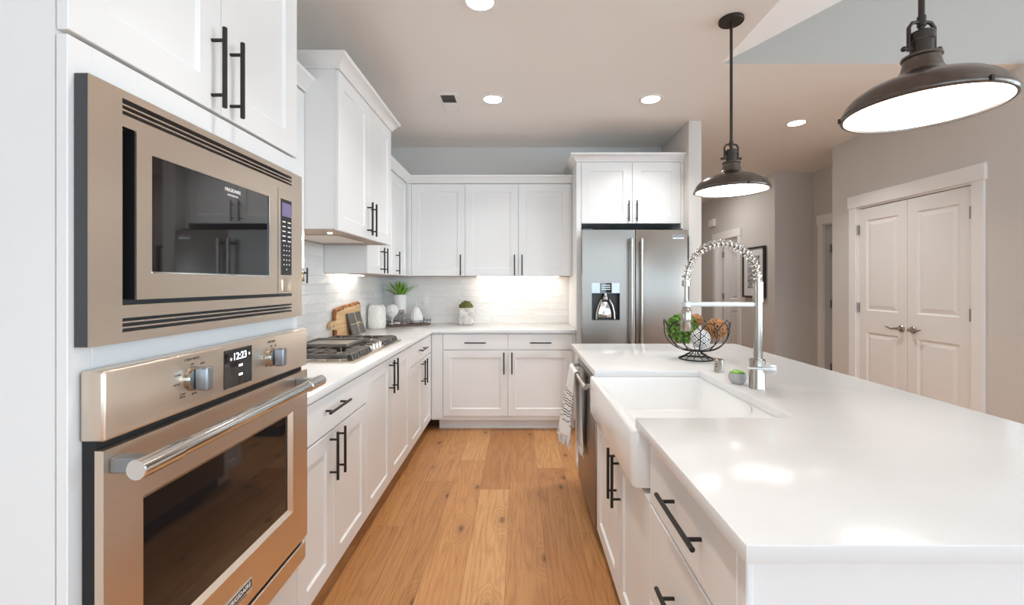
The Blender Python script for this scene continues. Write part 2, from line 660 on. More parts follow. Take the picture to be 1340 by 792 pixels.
def struct(o):
    o['kind'] = 'structure'
    return o


def copy_tree(root, loc, label, group=None):
    r = root.copy()
    COL.objects.link(r)
    r.location = loc
    r['label'] = label
    if group:
        r['group'] = group

    def rec(src, dst):
        for ch in src.children:
            c = ch.copy()
            COL.objects.link(c)
            c.parent = dst
            rec(ch, c)
    rec(root, r)
    return r


def text(name, s, size, origin, right, up, mat, parent, depth=0.0006, align='CENTER'):
    cu = bpy.data.curves.new('txt', 'FONT')
    cu.body = s
    cu.size = size
    cu.align_x = align
    cu.align_y = 'CENTER'
    cu.extrude = depth
    tmp = bpy.data.objects.new('txt', cu)
    COL.objects.link(tmp)
    bpy.context.view_layer.update()
    me = bpy.data.meshes.new_from_object(tmp)
    bpy.data.objects.remove(tmp)
    R, U = Vector(right).normalized(), Vector(up).normalized()
    Nn = R.cross(U)
    mt = Matrix(((R.x, U.x, Nn.x, origin[0]), (R.y, U.y, Nn.y, origin[1]), (R.z, U.z, Nn.z, origin[2]), (0, 0, 0, 1)))
    me.transform(mt)
    r = parent
    while r.parent:
        r = r.parent
    me.transform(Matrix.Translation(-r.location))
    me.materials.clear()
    me.materials.append(M[mat])
    me.name = name
    o = bpy.data.objects.new(name, me)
    COL.objects.link(o)
    o.parent = parent
    return o


# frames: a runs along the front, b points out of it, c is up
FL = lambda a, b, c: (-0.805 + b, a, c)        # base run and tall cabinet, left
FU = lambda a, b, c: (-1.105 + b, a, c)        # wall cabinets, left
FH = lambda a, b, c: (-0.934 + b, a, c)        # hood cabinet
FF = lambda a, b, c: (a, 3.925 - b, c)         # base run, far
FFU = lambda a, b, c: (a, 4.23 - b, c)         # wall cabinets, far
FR = lambda a, b, c: (a, 3.92 - b, c)          # cabinet over refrigerator
FI = lambda a, b, c: (0.405 - b, a, c)         # island
CROWN = [(0, 0), (0.010, 0), (0.010, 0.012), (0.016, 0.016), (0.046, 0.050), (0.052, 0.052), (0.056, 0.058), (0.056, 0.068), (0, 0.068)]


def handle(F, a, c, L, vertical, face, parent, r=0.0058):
    b = B()
    out = face + 0.033
    h = L / 2
    if vertical:
        b.cyl(F(a, out, c - h), F(a, out, c + h), r, seg=12, ch=0.001)
        for k in (-0.34, 0.34):
            b.cyl(F(a, face, c + k * L), F(a, out, c + k * L), 0.0045, seg=10)
    else:
        b.cyl(F(a - h, out, c), F(a + h, out, c), r, seg=12, ch=0.001)
        for k in (-0.34, 0.34):
            b.cyl(F(a + k * L, face, c), F(a + k * L, out, c), 0.0045, seg=10)
    return b.build('handle', 'handle_black', parent)


def shaker(F, a0, a1, c0, c1, parent, hpos=None, name='door', t=0.02, s=0.066, g=0.0015, mat='cabinet_white', L=0.2):
    b = B().panel(F, a0 + g, a1 - g, c0 + g, c1 - g, [(0, 0.0005), (0, t - 0.0015), (0.0015, t), (s, t), (s + 0.007, t - 0.008), (s + 0.0072, t - 0.0085)])
    o = b.build(name, mat, parent, angle=20)
    if hpos:
        handle(F, hpos[0], hpos[1], L, True, t, o)
    return o


def slab(F, a0, a1, c0, c1, parent, hpos=None, name='drawer', t=0.02, g=0.0015, L=0.2):
    b = B().panel(F, a0 + g, a1 - g, c0 + g, c1 - g, [(0, 0.0005), (0, t - 0.002), (0.002, t)])
    o = b.build(name, 'cabinet_white', parent, angle=20)
    if hpos:
        handle(F, hpos[0], hpos[1], L, False, t, o)
    return o

# ================================================================== THE SETTING
CEIL = 2.743
struct(B().box(-1.6, 7.3, -4.2, 8.7, -0.06, 0.0).build('floor', 'oak_planks'))
# flat ceiling: kitchen, then everything beyond y = 2.8
b = B()
cl_pts = [(-1.6, -4.2), (1.302, -4.2), (1.302, 2.80), (4.3, 2.80), (4.3, 8.7), (-1.6, 8.7)]
b.prism(cl_pts, lambda a, t, c: (a, c, CEIL + 0.08 * t))
struct(b.build('ceiling', 'ceiling_paint'))
# vaulted ceiling of the great room, rising to the right of the kitchen
RX, RZ = 4.25, CEIL + (4.25 - 1.302) * 0.526
b = B()
b.prism([(1.302, CEIL), (RX, RZ), (7.2, CEIL + 0.0), (7.2, CEIL + 0.1), (RX, RZ + 0.1), (1.302, CEIL + 0.1)], lambda a, t, c: (a, -4.2 + 6.999 * t, c))
struct(b.build('ceiling_vault', 'ceiling_paint'))
b = B()
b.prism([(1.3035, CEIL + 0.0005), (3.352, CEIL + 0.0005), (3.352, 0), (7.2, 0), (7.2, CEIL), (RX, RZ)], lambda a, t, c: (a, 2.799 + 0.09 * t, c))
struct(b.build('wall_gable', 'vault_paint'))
struct(B().box(-1.52, -1.405, -4.1, 4.64, 0, CEIL).build('wall_left', 'wall_paint'))
struct(B().box(-1.405, 1.475, 4.52, 4.64, 0, CEIL).build('wall_far', 'wall_paint'))
struct(B().box(1.475, 1.586, 3.78, 8.6, 0, CEIL, 0.004, 2).build('wall_wing', 'wall_paint'))
struct(B().box(1.586, 3.27, 8.5, 8.6, 0, CEIL).build('wall_hall_end', 'wall_paint'))
DX = 3.25       # right wall with the pantry doors
P0, P1, PT = 3.115, 4.185, 2.055
b = B()
b.box(DX, DX + 0.1, 2.75, P0, 0, CEIL)
b.box(DX, DX + 0.1, P1, 4.517, 0, CEIL)
b.box(DX, DX + 0.1, P0, P1, PT, CEIL)
b.box(DX + 0.1, 3.86, 4.417, 4.517, 0, CEIL)
struct(b.build('wall_right', 'wall_paint'))
# hall: wall with the picture, and the short wall facing the kitchen
H0, H1, HT = 6.47, 7.20, 2.03
HX = 3.26
b = B()
b.box(HX, HX + 0.1, 5.55, H0, 0, CEIL)
b.box(HX, HX + 0.1, H1, 8.5, 0, CEIL)
b.box(HX, HX + 0.1, H0, H1, HT, CEIL)
b.box(HX + 0.1, 3.86, 5.55, 5.65, 0, CEIL)
struct(b.build('wall_hall', 'wall_paint'))
K0, K1, KT, KX = 4.62, 5.36, 2.06, 3.75
b = B()
b.box(KX, KX + 0.1, K1, 5.55, 0, CEIL)
b.box(KX, KX + 0.1, 4.517, K0, 0, CEIL)
b.box(KX, KX + 0.1, K0, K1, KT, CEIL)
struct(b.build('wall_alcove', 'wall_paint'))
# rooms glimpsed beyond the two open doors
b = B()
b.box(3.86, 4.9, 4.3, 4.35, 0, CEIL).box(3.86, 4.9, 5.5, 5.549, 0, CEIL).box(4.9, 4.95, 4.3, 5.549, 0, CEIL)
struct(b.build('wall_closet', 'shade_black'))
b = B()
b.box(3.36, 4.4, 5.66, 5.71, 0, CEIL).box(3.36, 4.4, 8.3, 8.35, 0, CEIL).box(4.4, 4.45, 5.66, 8.35, 0, CEIL)
struct(b.build('wall_bedroom', 'wall_paint'))
struct(B().box(3.36, 3.86, 2.89, 2.94, 0, CEIL).box(3.86, 3.90, 2.89, 4.417, 0, CEIL).build('wall_pantry', 'wall_paint'))
# great room behind the camera: walls with their window openings
b = B()
xs = [-1.52, -1.2, 0.3, 0.8, 2.3, 2.8, 4.3, 4.8, 6.3, 7.2]
for i in range(0, len(xs), 2):
    b.box(xs[i], xs[i + 1], -4.1, -4.0, 0, RZ if 1 < xs[i] < 6 else 2.9)
b.box(-1.52, 7.2, -4.1, -4.0, 0, 0.48).box(-1.52, 7.2, -4.1, -4.0, 2.62, 2.9)
b.prism([(1.302, 2.9), (RX, RZ), (7.2, 2.9)], lambda a, t, c: (a, -4.1 + 0.1 * t, c))
struct(b.build('wall_back', 'vault_paint'))
b = B()
ys = [-4.1, -3.65, -2.15, -1.65, -0.15, 0.35, 1.85, 2.8]
for i in range(0, len(ys), 2):
    b.box(7.1, 7.2, ys[i], ys[i + 1], 0, 2.9)
b.box(7.1, 7.2, -4.1, 2.8, 0, 0.5).box(7.1, 7.2, -4.1, 2.8, 2.65, 2.9)
struct(b.build('wall_great_room', 'vault_paint'))
# tile on the left and far walls
b = B()
b.box(-1.405, -1.397, 1.546, 2.207, 0.9155, 1.398).box(-1.405, -1.397, 2.207, 3.118, 0.9155, 1.61).box(-1.405, -1.397, 3.118, 4.52, 0.9155, 1.398)
struct(b.build('trim_1', 'tile_left'))
struct(B().box(-1.397, 0.512, 4.512, 4.52, 0.9155, 1.398).build('trim_2', 'tile_far'))


def casing(name, X, y0, y1, top, parent, w=0.085, head=0.115):
    """flat craftsman casing on a wall face looking towards -x"""
    b = B()
    b.box(X - 0.018, X, y0 - w, y0, 0, top, 0.002).box(X - 0.018, X, y1, y1 + w, 0, top, 0.002)
    b.box(X - 0.024, X, y0 - w - 0.012, y1 + w + 0.012, top, top + head, 0.003)
    b.box(X, X + 0.1, y0, y0 + 0.014, 0, top).box(X, X + 0.1, y1 - 0.014, y1, 0, top).box(X, X + 0.1, y0 + 0.014, y1 - 0.014, top - 0.014, top)
    return b.build(name, 'trim_white', parent)


def door_leaf(F, w, h, parent, name='leaf', t=0.036):
    """two-panel moulded door leaf; F(a,b,c), a 0..w, b 0..t (front at b=t)"""
    b = B()
    s = 0.088 if w < 0.6 else 0.11
    spans = [(0.22, 0.865), (1.065, h - 0.115)]
    gz = [0.0, spans[0][0], spans[0][1], spans[1][0], spans[1][1], h]
    b.fbox(F, 0, w, 0, t - 0.012, 0, h)
    b.fbox(F, 0, s, t - 0.012, t, 0, h).fbox(F, w - s, w, t - 0.012, t, 0, h)
    for i in (0, 2, 4):
        b.fbox(F, s, w - s, t - 0.012, t, gz[i], gz[i + 1])
    for c0, c1 in spans:
        b.panel(F, s, w - s, c0, c1, [(0, t - 0.0118), (0, t), (0.011, t - 0.0105), (0.020, t - 0.0105), (0.050, t - 0.002), (0.051, t - 0.002)])
    return b.build(name, 'door_white', parent, angle=15)


d1 = thing('door_1', 'white two-panel double pantry door with wide flat casing in right wall', 'door', (DX, (P0 + P1) / 2, 0))
struct(d1)
casing('casing', DX, P0, P1, PT, d1)
mid = (P0 + P1) / 2
LW = mid - P0 - 0.017
for k, (y0, sg) in enumerate(((P0 + 0.0155, 1), (mid + 0.0015, 1))):
    F = lambda a, b_, c, y0=y0: (DX + 0.042 - b_, y0 + a, 0.012 + c)
    lf = door_leaf(F, LW, PT - 0.032, d1)
    hy = y0 + (0.0 if k == 0 else LW)
    for hz in (0.25, 1.10, 1.84):
        B().cyl((DX - 0.001, hy, hz - 0.045), (DX - 0.001, hy, hz + 0.045), 0.007, seg=10).box(DX - 0.001, DX + 0.012, hy - 0.012, hy + 0.012, hz - 0.045, hz + 0.045).build('hinge', 'hinge_nickel', lf)
    kx, ky, kz = DX + 0.006, (mid - 0.055 if k == 0 else mid + 0.055), 0.945
    s_ = -1 if k == 0 else 1
    b = B().lathe([(0.0, 0.0), (0.030, 0), (0.030, 0.006), (0.024, 0.012), (0.012, 0.014), (0.012, 0.045), (0.0, 0.047)], (kx, ky, kz), (-1, 0, 0), 20)
    pts = [(kx - 0.045, ky, kz), (kx - 0.048, ky + s_ * 0.02, kz), (kx - 0.046, ky + s_ * 0.055, kz - 0.006), (kx - 0.044, ky + s_ * 0.085, kz + 0.002), (kx - 0.044, ky + s_ * 0.112, kz + 0.010)]
    b.tube(pts, [0.010, 0.009, 0.0075, 0.0065, 0.005], 10)
    b.build('lever_handle', 'hinge_nickel', lf)

d2 = thing('door_2', 'white panelled hall door standing ajar left of the framed picture', 'door', (HX, (H0 + H1) / 2, 0))
struct(d2)
casing('casing', HX, H0, H1, HT, d2)
F = lambda a, b_, c: (HX + 0.11 + a, H1 - 0.02 - 0.036 + 0.036 - b_, 0.012 + c)
lf = door_leaf(F, 0.70, HT - 0.03, d2)
for hz in (0.25, 1.12, 1.80):
    B().box(HX + 0.094, HX + 0.108, H1 - 0.06, H1 - 0.0145, hz - 0.045, hz + 0.045).cyl((HX + 0.103, H1 - 0.06, hz - 0.045), (HX + 0.103, H1 - 0.06, hz + 0.045), 0.008, seg=8).build('hinge', 'hinge_nickel', lf)

d3 = thing('door_3', 'white cased doorway in the alcove opening onto a dark room', 'door', (KX, (K0 + K1) / 2, 0))
struct(d3)
casing('casing', KX, K0, K1, KT, d3)
for hz in (0.30, 1.08, 1.76):
    B().box(KX + 0.07, KX + 0.108, K1 - 0.03, K1 - 0.0145, hz - 0.05, hz + 0.05).cyl((KX + 0.09, K1 - 0.032, hz - 0.05), (KX + 0.09, K1 - 0.032, hz + 0.05), 0.010, seg=8).build('hinge', 'hinge_nickel', d3)

b = B().box(DX - 0.013, DX, 2.75, P0 - 0.10, 0, 0.11, 0.003).box(DX - 0.013, DX, P1 + 0.10, 4.517, 0, 0.11, 0.003)
struct(b.build('baseboard_right', 'trim_white'))
b = B().box(HX - 0.013, HX, 5.55, H0 - 0.1, 0, 0.11, 0.003).box(HX - 0.013, HX, H1 + 0.1, 8.5, 0, 0.11, 0.003).box(HX - 0.013, KX, 5.537, 5.55, 0, 0.11, 0.003)
struct(b.build('baseboard_hall', 'trim_white'))


# ================================================================== TALL OVEN CABINET
T0, T1 = 0.757, 1.543
tc = thing('tall_cabinet', 'tall white cabinet at far left housing the microwave above the oven', 'cabinet', (-1.1, 1.15, 0))
b = B()
b.box(-1.402, -0.807, T0, T0 + 0.018, 0.0, 2.42).box(-1.402, -0.807, T1 - 0.018, T1, 0.0, 2.42)
b.box(-1.402, -1.39, T0 + 0.018, T1 - 0.018, 0.1, 2.42)
for z in (0.10, 0.37, 1.205, 1.767, 2.402):
    b.box(-1.39, -0.807, T0 + 0.018, T1 - 0.018, z - 0.012, z)
b.build('carcass', 'cabinet_white', tc)
b = B()
ins = 0.045
b.box(-0.805, -0.785, T0, T0 + ins, 0.37, 1.765, 0.0012).box(-0.805, -0.785, T1 - ins, T1, 0.37, 1.765, 0.0012)
for z0, z1 in ((0.37, 0.42), (1.14, 1.25), (1.665, 1.765)):
    b.box(-0.805, -0.785, T0 + ins - 0.0012, T1 - ins + 0.0012, z0, z1, 0.0012)
b.build('face_panel', 'cabinet_white', tc, angle=20)
ym = (T0 + T1) / 2
shaker(FL, T0, ym, 1.772, 2.415, tc, (ym - 0.036, 1.882), s=0.075, L=0.206)
shaker(FL, ym, T1, 1.772, 2.415, tc, (ym + 0.036, 1.882), s=0.075, L=0.206)
slab(FL, T0, T1, 0.115, 0.367, tc, (ym, 0.31), L=0.3)
B().crown([(-1.402, T0), (-0.787, T0), (-0.787, T1), (-1.402, T1)], -1, 2.418, CROWN).build('crown_molding', 'cabinet_white', tc)
B().box(-1.4, -0.88, T0 + 0.018, T1 - 0.018, 0.0, 0.1).build('toe_kick', 'cabinet_white', tc)

# ------------------------------------------------------------------ built-in microwave
mw = thing('built_in_microwave', 'stainless built-in microwave with black window above the oven', 'microwave', (-1.0, 1.147, 1.205))
XP = -0.760
m0, m1, mz0, mz1 = 0.7685, 1.525, 1.216, 1.702
o0, o1, oz0, oz1 = 0.835, 1.458, 1.288, 1.632
b = B()
b.box(-0.782, XP, m0, o0, mz0, mz1).box(-0.782, XP, o1, m1, mz0, mz1)
b.box(-0.782, XP, o0, o1, oz1, 1.655).box(-0.782, XP, o0, o1, 1.686, mz1)
b.box(-0.782, XP, o0, o1, 1.263, oz0).box(-0.782, XP, o0, o1, mz0, 1.236)
fr = b.build('trim_frame', 'steel_y', mw)
B().box(-0.784, -0.7825, m0 + 0.001, m1 - 0.001, mz0 + 0.001, mz1 - 0.001).box(-0.784, XP - 0.001, m0 - 0.0006, m0 - 0.0001, mz0 + 0.001, mz1 - 0.001).build('side_flange', 'dark_grey', mw)
for zc in (1.6705, 1.2495):
    v = B()
    for k in (-0.0052, 0.0052):
        v.box(-0.778, XP - 0.003, o0, o1, zc + k - 0.0016, zc + k + 0.0016)
    v.build('vent_louver', 'steel_y', mw)
B().box(-1.25, -0.79, 0.83, 1.47, 1.255, 1.655).build('body', 'black_gap', mw)
dy0, dy1, dz0, dz1 = 0.857, 1.3585, 1.298, 1.630
wy0, wy1, wz0, wz1 = 0.893, 1.310, 1.354, 1.592
XD = -0.752
b = B()
XB = XD - 0.004
b.box(XB, XD, dy0, wy0, dz0, dz1).box(XB, XD, wy1, dy1, dz0, dz1).box(XB, XD, wy0, wy1, dz0, wz0).box(XB, XD, wy0, wy1, wz1, dz1)
md = b.build('door', 'steel_y', mw)
B().box(-0.785, XB - 0.0004, dy0 + 0.0005, dy1 - 0.0005, dz0 + 0.0005, dz1 - 0.0005).build('door_edge', 'black_plastic', md)
B().box(XB - 0.0004, XD - 0.0015, wy0 + 0.0005, wy1 - 0.0005, wz0 + 0.0005, wz1 - 0.0005).build('window', 'black_glass', md)
b = B()
for (a0, a1, c0, c1) in ((wy0, wy1, wz0 - 0.003, wz0), (wy1, wy1 + 0.003, wz0 - 0.003, wz1)):
    b.box(XD - 0.001, XD + 0.0012, a0, a1, c0, c1)
b.build('window_bezel', 'chrome', md)
text('brand_lettering', 'FRIGIDAIRE', 0.0125, (XD - 0.0012, 1.148, 1.573), (0, 1, 0), (0, 0, 1), 'lettering_pale', md, 0.0003)
text('brand_lettering', 'PROFESSIONAL', 0.0062, (XD - 0.0012, 1.148, 1.560), (0, 1, 0), (0, 0, 1), 'lettering_pale', md, 0.0003)
py0, py1 = 1.3615, 1.4555
cp = B().box(-0.785, XD, py0, py1, dz0, dz1).build('control_panel', 'steel_y', mw)
B().box(-0.770, XD + 0.0012, 1.376, 1.440, 1.357, 1.600, 0.001).build('keypad', 'black_plastic', cp)
B().box(-0.752, XD + 0.0018, 1.381, 1.435, 1.545, 1.588).build('display', 'display_violet', cp)
for r in range(11):
    z = 1.527 - r * 0.0152
    n = 2 if r < 5 else 3
    for k in range(n):
        if r == 10 and k != 1:
            continue
        y = 1.392 + k * (0.032 if n == 2 else 0.016)
        w_ = 0.009 if n == 2 else 0.0022
        B().box(XD + 0.001, XD + 0.0018, y - w_, y + w_, z - 0.0019, z + 0.0019).build('key', 'lettering_pale', cp, smooth=False)
B().box(XD - 0.002, XD + 0.003, 1.382, 1.434, 1.303, 1.344, 0.006, 3).build('open_button', 'steel_y', cp)

# ------------------------------------------------------------------ built-in oven
ov = thing('built_in_oven', 'stainless built-in oven with knobs, clock and long tubular handle', 'oven', (-1.0, 1.148, 0.37))
XO = -0.739
q0, q1 = 0.775, 1.521
B().box(-1.35, -0.79, 0.82, 1.48, 0.425, 1.13).build('body', 'black_gap', ov)
B().box(-0.783, -0.757, q0 + 0.006, q1 - 0.006, 0.38, 1.165).build('chassis', 'black_gap', ov)
op = B().box(-0.783, XO, q0, q1, 1.046, 1.173, 0.006, 3).build('control_panel', 'steel_y', ov)
for nm, y, z in (('knob', 0.985, 1.115), ('knob', 1.300, 1.110)):
    kb = B().lathe([(0, 0), (0.0275, 0), (0.0275, 0.004), (0.0262, 0.010), (0.025, 0.014), (0.0, 0.0145)], (XO, y, z), (1, 0, 0), 36).build(nm, 'nickel', op)
    B().box(XO + 0.014, XO + 0.042, y - 0.0115, y + 0.0115, z - 0.026, z + 0.026, 0.004, 3).build('grip', 'steel_grey', kb)
dsp = B().box(XO - 0.003, XO + 0.0015, 1.090, 1.204, 1.062, 1.160, 0.001).build('clock_display', 'black_glass', op)
text('clock_digits', '12:23', 0.026, (XO + 0.0017, 1.152, 1.139), (0, 1, 0), (0, 0, 1), 'clock_lit', dsp, 0.0002)
for z in (1.114, 1.090):
    B().box(XO + 0.0015, XO + 0.002, 1.148, 1.162, z - 0.0025, z + 0.0025).build('indicator', 'clock_lit', dsp, smooth=False)
B().lathe([(0.0042, 0), (0.0042, 0.0005), (0.0034, 0.0005), (0.0034, 0)], (XO + 0.0016, 1.191, 1.139), (1, 0, 0), 16).build('indicator', 'lettering_pale', dsp)
B().lathe([(0.0042, 0), (0.0042, 0.0005), (0.0034, 0.0005), (0.0034, 0)], (XO + 0.0016, 1.116, 1.135), (1, 0, 0), 16).build('indicator', 'lettering_pale', dsp)
for s_, y, z, h in (('OVEN MODE', 0.985, 1.159, 0.0078), ('OFF', 0.985, 1.147, 0.006), ('BAKE', 1.018, 1.144, 0.006), ('CONV', 0.944, 1.130, 0.006), ('ROAST', 0.942, 1.110, 0.006),
                    ('CONV\nBROIL', 0.957, 1.083, 0.006), ('BROIL', 0.992, 1.080, 0.006), ('OVEN TEMP', 1.300, 1.156, 0.0078), ('OFF', 1.300, 1.143, 0.006), ('200', 1.322, 1.141, 0.006), ('500', 1.262, 1.115, 0.006), ('400', 1.275, 1.088, 0.006)):
    text('dial_lettering', s_, h, (XO + 0.0003, y, z), (0, 1, 0), (0, 0, 1), 'lettering_dark', op, 0.0002)
# door with a bevelled window surround
od = B()
D0, D1 = 0.455, 1.031
w0, w1, v0, v1 = 0.857, 1.426, 0.582, 0.912
FO = lambda a, b_, c: (-0.783 + b_, a, c)
t_ = 0.044
for (a0, a1, c0, c1) in ((q0, w0, D0, D1), (w1, q1, D0, D1), (w0, w1, D0, v0), (w0, w1, v1, D1)):
    od.fbox(FO, a0, a1, 0.028, t_, c0, c1)
# chamfer ring
rg = []
for ins, bb in ((0, t_), (0.012, t_ - 0.012)):
    rg.append([FO(w0 + ins, bb, v0 + ins), FO(w1 - ins, bb, v0 + ins), FO(w1 - ins, bb, v1 - ins), FO(w0 + ins, bb, v1 - ins)])
od.loops(rg, False, False)
odr = od.build('door', 'steel_y', ov, angle=10)
B().box(-0.757, -0.7515, w0 + 0.010, w1 - 0.010, v0 + 0.010, v1 - 0.010).build('window', 'black_glass', odr)
hx, hz = -0.675, 1.000
hb = B()
hb.cyl((hx, 0.767, hz), (hx, 0.862, hz), 0.0185, seg=32, ch=0.0015)
hb.cyl((hx, 1.392, hz), (hx, 1.487, hz), 0.0185, seg=32, ch=0.0015)
hb.cyl((hx, 0.860, hz), (hx, 1.394, hz), 0.0165, seg=32)
hnd = hb.build('handle', 'chrome', odr)
for y in (0.800, 1.454):
    B().box(XO, hx - 0.012, y - 0.014, y + 0.014, hz - 0.0135, hz + 0.0135, 0.002).build('bracket', 'steel_grey', hnd)
bd = B().box(XO, XO + 0.003, 1.098, 1.202, 0.484, 0.520, 0.0008).build('badge', 'badge_pale', odr)
B().box(XO + 0.003, XO + 0.0036, 1.101, 1.199, 0.496, 0.5175).build('badge_inset', 'black_plastic', bd)
text('brand_lettering', 'FRIGIDAIRE', 0.0175, (XO + 0.0037, 1.15, 0.507), (0, 1, 0), (0, 0, 1), 'lettering_pale', bd, 0.0003)
text('brand_lettering', 'PROFESSIONAL', 0.0085, (XO + 0.0031, 1.15, 0.4895), (0, 1, 0), (0, 0, 1), 'lettering_dark', bd, 0.0003)
B().box(-0.783, XO - 0.004, q0 + 0.002, q1 - 0.002, 0.374, 0.436, 0.003).build('bottom_trim', 'steel_y', ov)

# ================================================================== BASE CABINETS, LEFT RUN
TOPB = 0.884


def base_carcass(F, a0, a1, depth, parent, name='carcass'):
    B().fbox(F, a0 + 0.0005, a1 - 0.0005, -depth, 0, 0.1, TOPB).build(name, 'cabinet_white', parent)
    B().fbox(F, a0 + 0.0005, a1 - 0.0005, -depth, -0.075, 0.0, 0.0995).build('toe_kick', 'cabinet_white', parent)


A0, A1, B1, C1 = 1.5445, 2.245, 3.150, 3.922
k = thing('base_cabinet', 'white base cabinet with one drawer over two doors, right beside the oven', 'cabinet', (-1.1, 1.9, 0), 'white base cabinets on the left run')
base_carcass(FL, A0, A1, 0.597, k)
slab(FL, A0, A1, 0.716, 0.872, k, ((A0 + A1) / 2 - 0.05, 0.811), L=0.215)
am = 1.848
shaker(FL, A0, am, 0.115, 0.712, k, (am - 0.038, 0.613))
shaker(FL, am, A1, 0.115, 0.712, k, (am + 0.038, 0.613))
k = thing('base_cabinet', 'white base cabinet with two full-height doors under the cooktop', 'cabinet', (-1.1, 2.7, 0), 'white base cabinets on the left run')
base_carcass(FL, A1, B1, 0.597, k)
am = 2.672
shaker(FL, A1, am, 0.115, 0.872, k, (am - 0.038, 0.766))
shaker(FL, am, B1, 0.115, 0.872, k, (am + 0.038, 0.766))
k = thing('base_cabinet', 'white base cabinet with a small drawer over two narrow doors at the corner', 'cabinet', (-1.1, 3.53, 0), 'white base cabinets on the left run')
base_carcass(FL, B1, C1, 0.597, k)
slab(FL, B1, C1 - 0.022, 0.716, 0.872, k, (3.50, 0.803), L=0.2)
am = 3.543
shaker(FL, B1, am, 0.115, 0.712, k, (am - 0.042, 0.613), s=0.058)
shaker(FL, am, C1 - 0.022, 0.115, 0.712, k, (am + 0.042, 0.613), s=0.058)

# ------------------------------------------------------------------ far run
k = thing('base_cabinet', 'wide white base cabinet with two drawers over two doors beside the refrigerator', 'cabinet', (0, 4.2, 0), 'white base cabinet on the far wall')
B().box(-0.784, 0.511, 3.925, 4.515, 0.1, TOPB).build('carcass', 'cabinet_white', k)
B().box(-0.730, 0.511, 4.0, 4.515, 0.0, 0.0995).box(-0.730, 0.511, 3.992, 4.0, 0.0, 0.016, 0.003).build('toe_kick', 'cabinet_white', k)
B().fbox(FF, -0.784, -0.683, 0, 0.018, 0.115, 0.872).build('filler_strip', 'cabinet_white', k)
x0, x1, x2 = -0.681, -0.098, 0.486
for a0, a1, s_ in ((x0, x1, 1), (x1, x2, -1)):
    slab(FF, a0, a1, 0.735, 0.876, k, ((a0 + a1) / 2, 0.800), L=0.19)
    hxp = a1 - 0.036 if s_ > 0 else a0 + 0.036
    shaker(FF, a0, a1, 0.138, 0.730, k, (hxp, 0.618), L=0.195)
B().fbox(FF, x2 + 0.001, 0.511, 0, 0.018, 0.115, 0.876).build('filler_strip', 'cabinet_white', k)

# ------------------------------------------------------------------ L-shaped worktop
CT = 0.915
b = B().prism([(-1.403, 1.546), (-0.770, 1.546), (-0.770, 3.885), (0.512, 3.885), (0.512, 4.5185), (-1.403, 4.5185)], lambda a, t, c: (a, c, 0.8845 + 0.0305 * t), 0.002)
tag(b.build('countertop', 'quartz'), 'L-shaped white quartz countertop along the left and far walls', 'countertop')

# ================================================================== WALL CABINETS
UB, UT = 1.400, 2.293


def upper_carcass(F, a0, a1, depth, z0, z1, parent):
    B().fbox(F, a0 + 0.0005, a1 - 0.0005, -depth, 0, z0 + 0.002, z1 + 0.005).build('carcass', 'cabinet_white', parent)
    B().fbox(F, a0 + 0.001, a1 - 0.001, -depth + 0.001, 0.018, z0, z0 + 0.002).build('underside', 'brown_underside', parent)


k = thing('upper_cabinet', 'narrow white upper cabinet squeezed between the tall oven cabinet and the hood cabinet', 'cabinet', (-1.25, 1.9, UB), 'white upper cabinets on the left wall')
upper_carcass(FU, 1.5445, 2.2055, 0.29, UB, UT, k)
shaker(FU, 1.5445, 1.875, UB + 0.002, UT, k, (1.84, 1.505))
shaker(FU, 1.875, 2.2055, UB + 0.002, UT, k, (1.91, 1.505))
B().crown([(-1.087, 1.5465), (-1.087, 2.2055)], -1, 2.299, CROWN).build('crown_molding', 'cabinet_white', k)

HB, HTOP = 1.604, 2.418
k = thing('hood_cabinet', 'taller white upper cabinet over the cooktop hiding the range hood', 'cabinet', (-1.15, 2.66, HB))
h0, h1 = 2.207, 3.116
B().box(-1.397, -0.9345, h0, h1, HB + 0.003, HTOP).build('carcass', 'cabinet_white', k)
und = B().box(-1.396, -0.9345, h0 + 0.001, h1 - 0.001, HB - 0.001, HB + 0.003).build('underside', 'brown_underside', k)
hm = (h0 + h1) / 2
shaker(FH, h0, hm, HB - 0.004, HTOP - 0.004, k, (hm - 0.036, HB + 0.115), s=0.07, L=0.2)
shaker(FH, hm, h1, HB - 0.004, HTOP - 0.004, k, (hm + 0.036, HB + 0.115), s=0.07, L=0.2)
B().crown([(-1.400, h0), (-0.916, h0), (-0.916, h1), (-1.400, h1)], -1, HTOP - 0.002, CROWN).build('crown_molding', 'cabinet_white', k)
B().lathe([(0, 0), (0.012, 0), (0.012, 0.004), (0, 0.004)], (-1.02, 2.35, HB - 0.005), (0, 0, 1), 16).build('hood_light', 'led_strip', und)
area_light('hood_glow', (-1.02, 2.35, HB - 0.012), (0, 0, -1), 0.03, 0.03, 1.6, (1.0, 0.93, 0.82), shape='DISK')
B().box(-1.30, -1.02, 2.45, 2.88, HB - 0.006, HB - 0.001, 0.002).build('hood_filter', 'steel_y', und)

k = thing('upper_cabinet', 'white two-door upper cabinet on left wall just past the hood cabinet', 'cabinet', (-1.25, 3.45, UB), 'white upper cabinets on the left wall')
u0, u1, u2 = 3.118, 3.790, 4.208
upper_carcass(FU, u0, u1, 0.29, UB, UT, k)
um = 3.455
shaker(FU, u0, um, UB + 0.002, UT, k, (um - 0.04, 1.51), s=0.06)
shaker(FU, um, u1, UB + 0.002, UT, k, (um + 0.04, 1.51), s=0.06)
B().crown([(-1.087, u0 + 0.0005), (-1.087, u1)], -1, 2.299, CROWN).build('crown_molding', 'cabinet_white', k)

